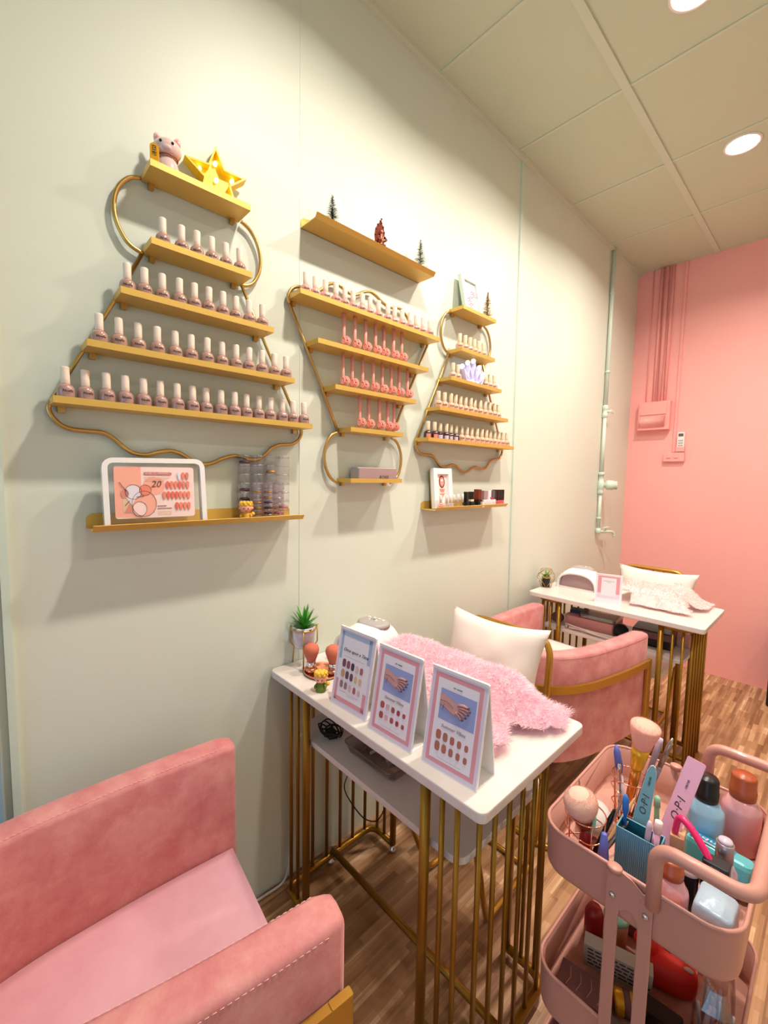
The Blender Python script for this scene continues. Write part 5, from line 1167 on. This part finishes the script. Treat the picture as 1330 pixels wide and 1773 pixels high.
makeup_brush('fluffy round pale pink powder brush in the near wire cup', (.902, .860, .602), (.892, .838, .702), 'amber', 'bristlepale', .05, [(.020, .006), (.0285, .018), (.031, .030), (.028, .043), (.018, .052), (0.0001, .055)], 'bronze')
def stick(name, label, cat, a, b, segs, group=None, n=12):
    """segs: (part, material, [(fraction, radius), ...])"""
    a, b = Vector(a), Vector(b); L_ = (b - a).length; t = thing(name, label, cat, a, rot=aim(a, b).to_euler(), group=group)
    for part, mt_, pr in segs:
        pf = [(r, f_ * L_) for f_, r in pr]; pf = [(0.0001, pf[0][1])] + pf + [(0.0001, pf[-1][1])]; M().lathe(pf, n).build(part, mt_, t)
    return t
stick('glitter_pen', 'silver glitter pen standing upright beside the big powder brush', 'pen', (.925, 1.042, .602), (.962, 1.065, .80), (('barrel', 'glitter', [(0, .005), (.02, .006), (.6, .006), (.62, .005)]), ('clear_cap', 'frosted', [(.62, .0058), (.96, .0062), (1, .005)])))
stick('glitter_pen', 'silver glitter pen leaning far out over the trolley middle', 'pen', (.931, 1.028, .602), (.984, 1.062, .812), (('barrel', 'glitter', [(0, .005), (.02, .0055), (.66, .0055), (.68, .0045)]), ('clear_cap', 'steel', [(.68, .005), (.9, .0052), (1, .002)])))
stick('cuticle_pen', 'clear beaded pen with periwinkle blue cap at the trolley back corner', 'pen', (.908, 1.046, .602), (.876, 1.060, .745), (('barrel', 'frosted', [(0, .003), (.1, .005), (.55, .0055)]), ('cap', 'periwinkle', [(.6, .006), (.7, .0085), (.9, .0075), (1, .003)])))
stick('crystal_stick', 'crystal beaded stick beside the periwinkle-capped pen', 'tool', (.905, 1.018, .602), (.894, 1.030, .722), (('beaded_stick', 'chrome', [(0, .0035), (.1, .0045), (.2, .0035), (.3, .0045), (.4, .0035), (.5, .0045), (.6, .0035), (.7, .0045), (.8, .0035), (.9, .0048), (1, .003)]),))
for lb, a, b, mt_, r in (('slim steel tweezers pointing up behind the fluffy brush', (.889, .871, .602), (.866, .878, .745), 'steel', .0028), ('second steel tool leaning beside the tweezers', (.896, .872, .602), (.874, .872, .738), 'steel', .0022), ('steel cuticle pusher reaching over the cotton pack', (.905, .866, .602), (.934, .938, .712), 'steel', .0024),
        ('pale wooden brush handle reaching towards the blue box', (.913, .858, .602), (.953, .942, .722), 'wood', .004), ('black handled nail brush lying across the near cup rim', (.908, .846, .610), (.934, .888, .716), 'black', .0048), ('dark steel nail nipper handle crossing the near cup', (.914, .842, .612), (.957, .895, .700), 'steel', .0045), ('mint green stick inside the near cup', (.885, .845, .602), (.912, .851, .706), 'mintplastic', .0055), ('dark red tube inside the near cup', (.898, .836, .602), (.902, .834, .682), 'red', .011)):
    stick('manicure_tool', lb, 'tool', a, b, (('shaft', mt_, [(0, r * .8), (.3, r), (.8, r), (.97, r * .55), (1, r * .2)]),))
t = thing('cotton_pack', 'white cotton pads in a clear bag behind the near wire cup', 'cotton pads', (.876, .950, ZF + .001), .2); M().ball((0, 0, .03), .04, 16, sc=(.85, 1.1, .75)).build('cotton_pads', 'whitefab', t); M().slab(rrect(-.033, -.046, .033, .046, .015), .001, .062, 0, None, .012).build('clear_bag', 'clear', t)
t = thing('glue_bottle', 'little glue bottle with tapered periwinkle cap by the near trolley rim', 'glue', (.938, .824, ZF)); M().lathe([(0.0001, 0), (.011, 0), (.012, .003), (.012, .034), (.006, .042)], 16).build('bottle_body', 'frosted', t); M().lathe([(.0105, .036), (.0105, .055), (.0085, .078), (.0055, .106), (.004, .108), (.0001, .108)], 16).build('cap', 'periwinkle', t)
# ribbed box with files
t = thing('file_holder', 'blue ribbed plastic box holding the nail files', 'holder', (.981, .883, ZF), .03)
def ribbed(hw, hd, nrib):
    P = []
    for k in range(nrib): x = -hw + 2 * hw * k / nrib; P += [(x, -hd), (x + hw / nrib * .6, -hd - .0014), (x + hw / nrib * 1.3, -hd - .0014)]
    return P + [(hw, -hd), (hw, hd), (-hw, hd)]
P = ribbed(.0365, .0185, 22); H_ = .105; m = M(); n = len(P); vs = [(x, y, 0) for x, y in P] + [(x, y, H_) for x, y in P]; m.add(vs, [(i, (i + 1) % n, n + (i + 1) % n, n + i) for i in range(n)] + [tuple(reversed(range(n)))])
q = rrect(-.0345, -.0168, .0345, .0165, .001, 2); k = len(q); m.build('ribbed_shell', 'tealbox', t)
m = M(); m.add([(x, y, .002) for x, y in q] + [(x, y, H_) for x, y in q], [((i + 1) % k, i, k + i, k + (i + 1) % k) for i in range(k)] + [tuple(range(k))]); m.build('inner_wall', 'tealdark', t)
m = M(); m.tube([(x, y, H_) for x, y in rrect(-.0358, -.0178, .0358, .0178, .001, 2)], .0014, 6, 0, True).build('rim', 'tealbox', t)
def nail_file(label, a, b, w, th, mt_, taper, core='white'):
    a, b = Vector(a), Vector(b); d = (b - a).normalized(); L_ = (b - a).length; c = (CAM - (a + b) / 2).normalized(); s = c.cross(d).normalized() * -1; nn = s.cross(d).normalized()
    if nn.dot(c) < 0: nn = -nn
    s = nn.cross(d).normalized() * -1                    # right-hand side seen from the front
    # local x = along the file (text direction), y = left of it, z = front normal
    yv = nn.cross(d).normalized(); T = Matrix(((d.x, yv.x, nn.x, a.x), (d.y, yv.y, nn.y, a.y), (d.z, yv.z, nn.z, a.z), (0, 0, 0, 1)))
    t = thing('nail_file', label, 'nail file', a, rot=T.to_euler())
    P = [(0, -w * .5), (L_ * .55, -w * .5), (L_ * .93, -w * .5 * taper), (L_ * .985, -w * .28 * taper), (L_, 0), (L_ * .985, w * .28 * taper), (L_ * .93, w * .5 * taper), (L_ * .55, w * .5), (0, w * .5)] if taper < 1 else [(p[0], p[1]) for p in rrect(0, -w / 2, L_, w / 2, .003)]
    M().slab(P, -th, 0).build('foam_core', core, t); M().slab(inset(P, .0003), 0.0, .0006).build('abrasive_face', mt_, t)
    m = M(); m.text('O·P·I', TR(L_ * (.63 if taper < 1 else .60), 0, .0009), .019, 0, shear=.18, spacing=1.05, fit=.036 if taper < 1 else .042); m.text('180/180' if taper < 1 else '100/100', TR(L_ * (.85 if taper < 1 else .80), 0, .0009), .006, 0, fit=.017); m.build('printed_lettering', 'ink', t); return t
nail_file('teal grey nail file with tapered tip standing in the ribbed box', (.965, .886, .604), (.980, .945, .803), .026, .004, 'teal', .62)
nail_file('wide lilac pink nail file standing in the ribbed box', (.998, .889, .604), (1.040, .994, .822), .031, .006, 'lilacfile', 1.0, 'cardpink')
stick('blue_stick', 'bright blue plastic stick at the wall end of the ribbed box', 'tool', (.955, .884, .606), (.950, .893, .752), (('blade', 'blue', [(0, .003), (.72, .003), (.8, .0062), (.95, .0055), (1, .002)]),))
stick('clear_pink_tube', 'clear pink tube with a white cap leaning on the lilac file', 'tube', (1.000, .882, .606), (1.010, .880, .742), (('tube_body', 'lilacfile', [(0, .006), (.84, .006)]), ('cap', 'cardpale', [(.84, .0068), (.99, .0066), (1, .005)])))
stick('clear_lilac_tube', 'slim lilac tube beside the clear pink tube', 'tube', (.988, .878, .606), (.998, .872, .738), (('tube_body', 'frosted', [(0, .0045), (.92, .0048), (1, .003)]),))
stick('mint_pen', 'mint green pen just behind the teal nail file', 'pen', (.985, .985, .598), (.980, .990, .716), (('barrel', 'mintplastic', [(0, .005), (.8, .005), (.82, .0042)]), ('cap_tip', 'mintplastic', [(.82, .0064), (.97, .006), (1, .003)])))
tag(M().slab(rrect(-.011, -.016, .011, .016, .001), 0, .105, 0, None, .001).build('slim_carton', 'tan', None, (1.030, .935, ZF), (0, 0, .1)), 'slim tan carton standing behind the ribbed box', 'carton')
o = M().tube(spline([(1.026, .928, .703), (1.031, .926, .735), (1.045, .92, .737), (1.068, .908, .722), (1.085, .900, .700), (1.089, .897, .668), (1.085, .899, .640)], 6), [.0055] * 8 + [.0062] * 20 + [.0058] * 9, 10).build('pink_handle', 'hotpink'); tag(o, 'hot pink curved brush handle arching out of the trolley', 'handle')
# bottles
def pump_bottle(name, label, x, y, r, hs, hn, body, cap, capr, caph, dome=True, sx=1.0, rz=0.0):
    t = thing(name, label, 'bottle', (x, y, ZF), rz)
    M().lathe([(0.0001, 0), (r * .93, 0), (r, .004), (r, hs * .86), (r * .96, hs * .93), (r * .8, hs), (capr * .9, hn)], 28, sy=sx).build('bottle_body', body, t)
    pr = [(capr, hn - .002), (capr * 1.03, hn + .004), (capr * 1.03, hn + caph * .35), (capr * .98, hn + caph * .38), (capr * .96, hn + caph * .9), (capr * .85, hn + caph), (0.0001, hn + caph + .001)] if dome else [(capr, hn), (capr, hn + caph * .97), (capr * .93, hn + caph), (0.0001, hn + caph)]
    M().lathe(pr, 26).build('screw_cap', cap, t); return t
t = pump_bottle('lotion_bottle', 'pale blue bottle with glossy black cap at the trolley back', 1.047, 1.075, .033, .098, .112, 'bluebottle', 'black', .021, .045)
pump_bottle('lotion_bottle', 'pale pink bottle with rust cap at the trolley back', 1.098, 1.136, .034, .100, .114, 'pinkbottle', 'browncap', .0225, .046)
pump_bottle('lotion_bottle', 'pale pink bottle with rust cap under the near trolley handle', 1.0425, .834, .0275, .082, .098, 'pinkbottle', 'browncap', .0185, .028)
t = pump_bottle('remover_bottle', 'frosted bottle of purple liquid with silver grey cap', 1.098, .9455, .0215, .078, .090, 'frosted', 'greycap', .0135, .034, False); M().lathe([(0.0001, .001), (.0212, .001), (.0218, .006), (.0218, .05), (.0001, .05)], 26).build('purple_liquid', 'purpledeep', t); M().lathe([(.012, .124), (.010, .129), (.0001, .131)], 18).build('clear_top', 'frosted', t)
t = thing('cream_jar', 'small dark jar with a flat white oval lid beside the rust cap', 'jar', (1.056, .893, ZF)); M().lathe([(0.0001, 0), (.015, 0), (.0165, .004), (.0165, .07), (.016, .075)], 20, sy=.8).build('jar_body', 'black', t); M().lathe([(.0172, .073), (.0172, .083), (.016, .085), (0.0001, .0855)], 22, sy=.85).build('lid', 'white', t)
t = thing('wipes_packet', 'aqua wipes packet with blue label lying before the two lotion bottles', 'wipes', (1.082, 1.002, ZF + .010), -.06)
T = RX(-.32); M().slab(rrect(-.052, -.027, .052, .027, .012), 0, .052, 0, T, .010).build('packet', 'wipes', t)
m = M(); m.slab(rrect(-.046, -.023, .022, .023, .004), .0522, .0527, 0, T); m.text('squa', T @ TR(-.018, .004, .0532) , .022, 1, shear=.1, fit=.046); m.slab(rrect(-.044, -.021, .02, -.014, .001), .0528, .0531, 1, T); m.build('printed_label', ['wipesblue', 'white'], t)
t = thing('flip_cap_bottle', 'bottle with a square black flip cap beside the purple liquid', 'bottle', (1.0935, .902, ZF)); M().slab(rrect(-.016, -.0105, .016, .0105, .006), 0, .060, 0, None, .004).build('bottle_body', 'frosted', t); M().slab(rrect(-.019, -.0125, .019, .0125, .003), .060, .112, 0, None, .002).build('flip_cap', 'black', t); M().slab(rrect(-.006, -.013, .006, -.0118, .0005), .100, .108).build('cap_catch', 'dgrey', t)
t = thing('wrapped_packet', 'pale blue-white plastic wrapped pack at the trolley handle end', 'packet', (1.1045, .844, ZF + .0005), -.02)
m = M(); P = rrect(-.027, -.032, .027, .032, .008, 3); n = len(P); vs = []; rnd = random.Random(9)
for z, k in ((0, .96), (.01, 1), (.04, 1.0), (.07, .99), (.084, .95), (.088, .86)):
    for i, (x, y) in enumerate(P): f_ = 1 + .05 * noise.noise(Vector((x * 60, y * 60, z * 40))); vs.append((x * k * f_, y * k * f_, z + (.004 * noise.noise(Vector((x * 90, y * 90, 2))) if z > .06 else 0)))
m.add(vs, [(r_ * n + i, r_ * n + (i + 1) % n, (r_ + 1) * n + (i + 1) % n, (r_ + 1) * n + i) for r_ in range(5) for i in range(n)] + [tuple(5 * n + i for i in range(n)), tuple(reversed(range(n)))], 0, True); m.build('plastic_wrap', 'wrap', t)
# ------------------------------------------------------------------ middle basket load
ZM = .2895
T = RX(-.10); t = thing('printed_carton', 'grey carton printed with rows of dark text in the trolley middle tier', 'carton', (.935, .962, ZM + .0045), .42, rot=(.28, 0, .30))
M().slab(rrect(-.064, -.012, .064, .012, .001), 0, .075, 0, None, .001).build('carton_body', 'paper', t)
m = M(); rnd = random.Random(11)
for r_ in range(5):
    x = -.056
    while x < .05:
        w_ = rnd.uniform(.006, .016); m.box((x, -.0126, .062 - r_ * .012), (x + w_, -.0121, .066 - r_ * .012)); x += w_ + .003
m.build('printed_lines', 'ink', t)
t = thing('plum_carton', 'dusty plum carton lying by the near rim of the middle tier', 'carton', (.905, .862, ZM), .16); M().slab(rrect(-.048, -.030, .048, .030, .001), 0, .036, 0, None, .001).build('carton_body', 'plum', t); m = M(); [m.tube([(-.03 + .02 * k, -.02, .0364), (-.025 + .02 * k, .0, .0364), (-.03 + .02 * k, .02, .0364)], .0008, 4) for k in range(4)]; m.build('printed_squiggles', 'cardpink', t)
t = thing('foil_tin', 'glossy amber yellow foil tube between the trolley legs', 'tube', (.972, .905, ZM), .5); M().lathe([(0.0001, -.022), (.020, -.022), (.0215, -.018), (.0215, .018), (.020, .022), (0.0001, .022)], 22, T=TR(0, 0, .022) @ RY(PI / 2)).build('tube_body', 'orange', t); M().lathe([(.022, -.006), (.022, .006)], 22, T=TR(0, 0, .022) @ RY(PI / 2)).build('paper_band', 'plum', t)
tag(M().slab(rrect(-.035, -.022, .035, .022, .003), 0, .03, 0, None, .002).build('grey_case', 'dgrey', None, (.984, .838, ZM), (0, 0, .1)), 'grey case right behind the near rim of the middle tier', 'case')
t = thing('red_slipper_sock', 'bright red felt pouch with a pale button in the middle tier', 'pouch', (1.024, 1.030, ZM), .2); M().slab([(p.x, p.y) for p in spline([(-.058, -.026, 0), (-.02, -.03, 0), (.025, -.02, 0), (.042, .0, 0), (.03, .024, 0), (-.01, .022, 0), (-.04, .034, 0), (-.064, .018, 0)], 5, True)], .0, .06, 0, None, .02, True).ball((-.052, .0, .068), .024, 14, sc=(1, .8, 1)).build('felt_body', 'brightred', t); M().ball((.025, -.004, .061), .007, 10, sc=(1.3, .5, .7)).build('pale_button', 'cardtan', t)
tag(M().slab(rrect(-.035, -.018, .035, .018, .008), 0, .055, 0, None, .006).build('black_pouch', 'black', None, (1.030, .915, ZM), (0, 0, .1)), 'black pouch in front of the red felt pouch', 'pouch')
t = thing('cotton_swab_bag', 'bulky clear plastic bag at the handle end of the middle tier', 'bag', (1.098, .985, ZM), .1)
m = M(); P = rrect(-.030, -.068, .030, .068, .02, 4); n = len(P); vs = []
for z, k in ((0, .95), (.03, 1.04), (.07, 1.0), (.11, .9), (.14, .6)):
    for x, y in P: f_ = 1 + .1 * noise.noise(Vector((x * 45, y * 45, z * 30))); vs.append((x * k * f_, y * k * f_, z))
m.add(vs, [(r_ * n + i, r_ * n + (i + 1) % n, (r_ + 1) * n + (i + 1) % n, (r_ + 1) * n + i) for r_ in range(4) for i in range(n)] + [tuple(4 * n + i for i in range(n))], 0, False); m.build('clear_bag', 'cleartray', t)
m = M(); rnd = random.Random(14)
for k in range(16): x, y = rnd.uniform(-.02, .02), rnd.uniform(-.05, .05); m.tube([(x, y, .004), (x + rnd.uniform(-.01, .01), y + rnd.uniform(-.015, .015), .085)], .003, 6)
o = m.build('wooden_sticks', 'offwhite', t); o['kind'] = 'stuff'
tag(M().lathe([(0.0001, 0), (.018, 0), (.02, .004), (.02, .06), (.014, .075), (0.0001, .078)], 18).build('red_bottle', 'red', None, (.868, 1.01, ZM)), 'dark red bottle in the back corner of the middle tier', 'bottle')
t = thing('pearl_tub', 'pale tub with a pearly lid behind the printed carton', 'tub', (.905, 1.045, ZM)); M().lathe([(0.0001, 0), (.024, 0), (.026, .05), (.026, .055)], 20).build('tub_body', 'tan', t); M().lathe([(.027, .052), (.027, .064), (.02, .070), (0.0001, .071)], 20).build('pearly_lid', 'mintplastic', t)
t = thing('lash_case', 'rounded clear pink bag handle loop between the trolley legs', 'bag', (.950, 1.10, ZM), .3); M().tube(spline([(-.05, 0, .02), (-.046, 0, .07), (-.015, 0, .098), (.02, 0, .092), (.042, 0, .055), (.046, 0, .02)], 6), .006, 8).build('loop_handle', 'cardpink', t); M().slab(rrect(-.055, -.02, .055, .02, .012), 0, .045, 0, None, .008).build('bag_body', 'plum', t)
# bottom tier load seen between the legs
tag(M().slab(rrect(-.05, -.06, .05, .06, .006), 0, .09, 0, None, .004).build('red_box', 'red', None, (.905, .90, .0615), (0, 0, .05)), 'dark red box in the lowest trolley tier', 'box')
tag(M().lathe([(0.0001, 0), (.045, 0), (.05, .08), (.052, .084), (.046, .084), (0.0001, .078)], 26).build('mint_tub', 'mintplastic', None, (1.05, .90, .0615)), 'mint green tub in the lowest trolley tier', 'tub')
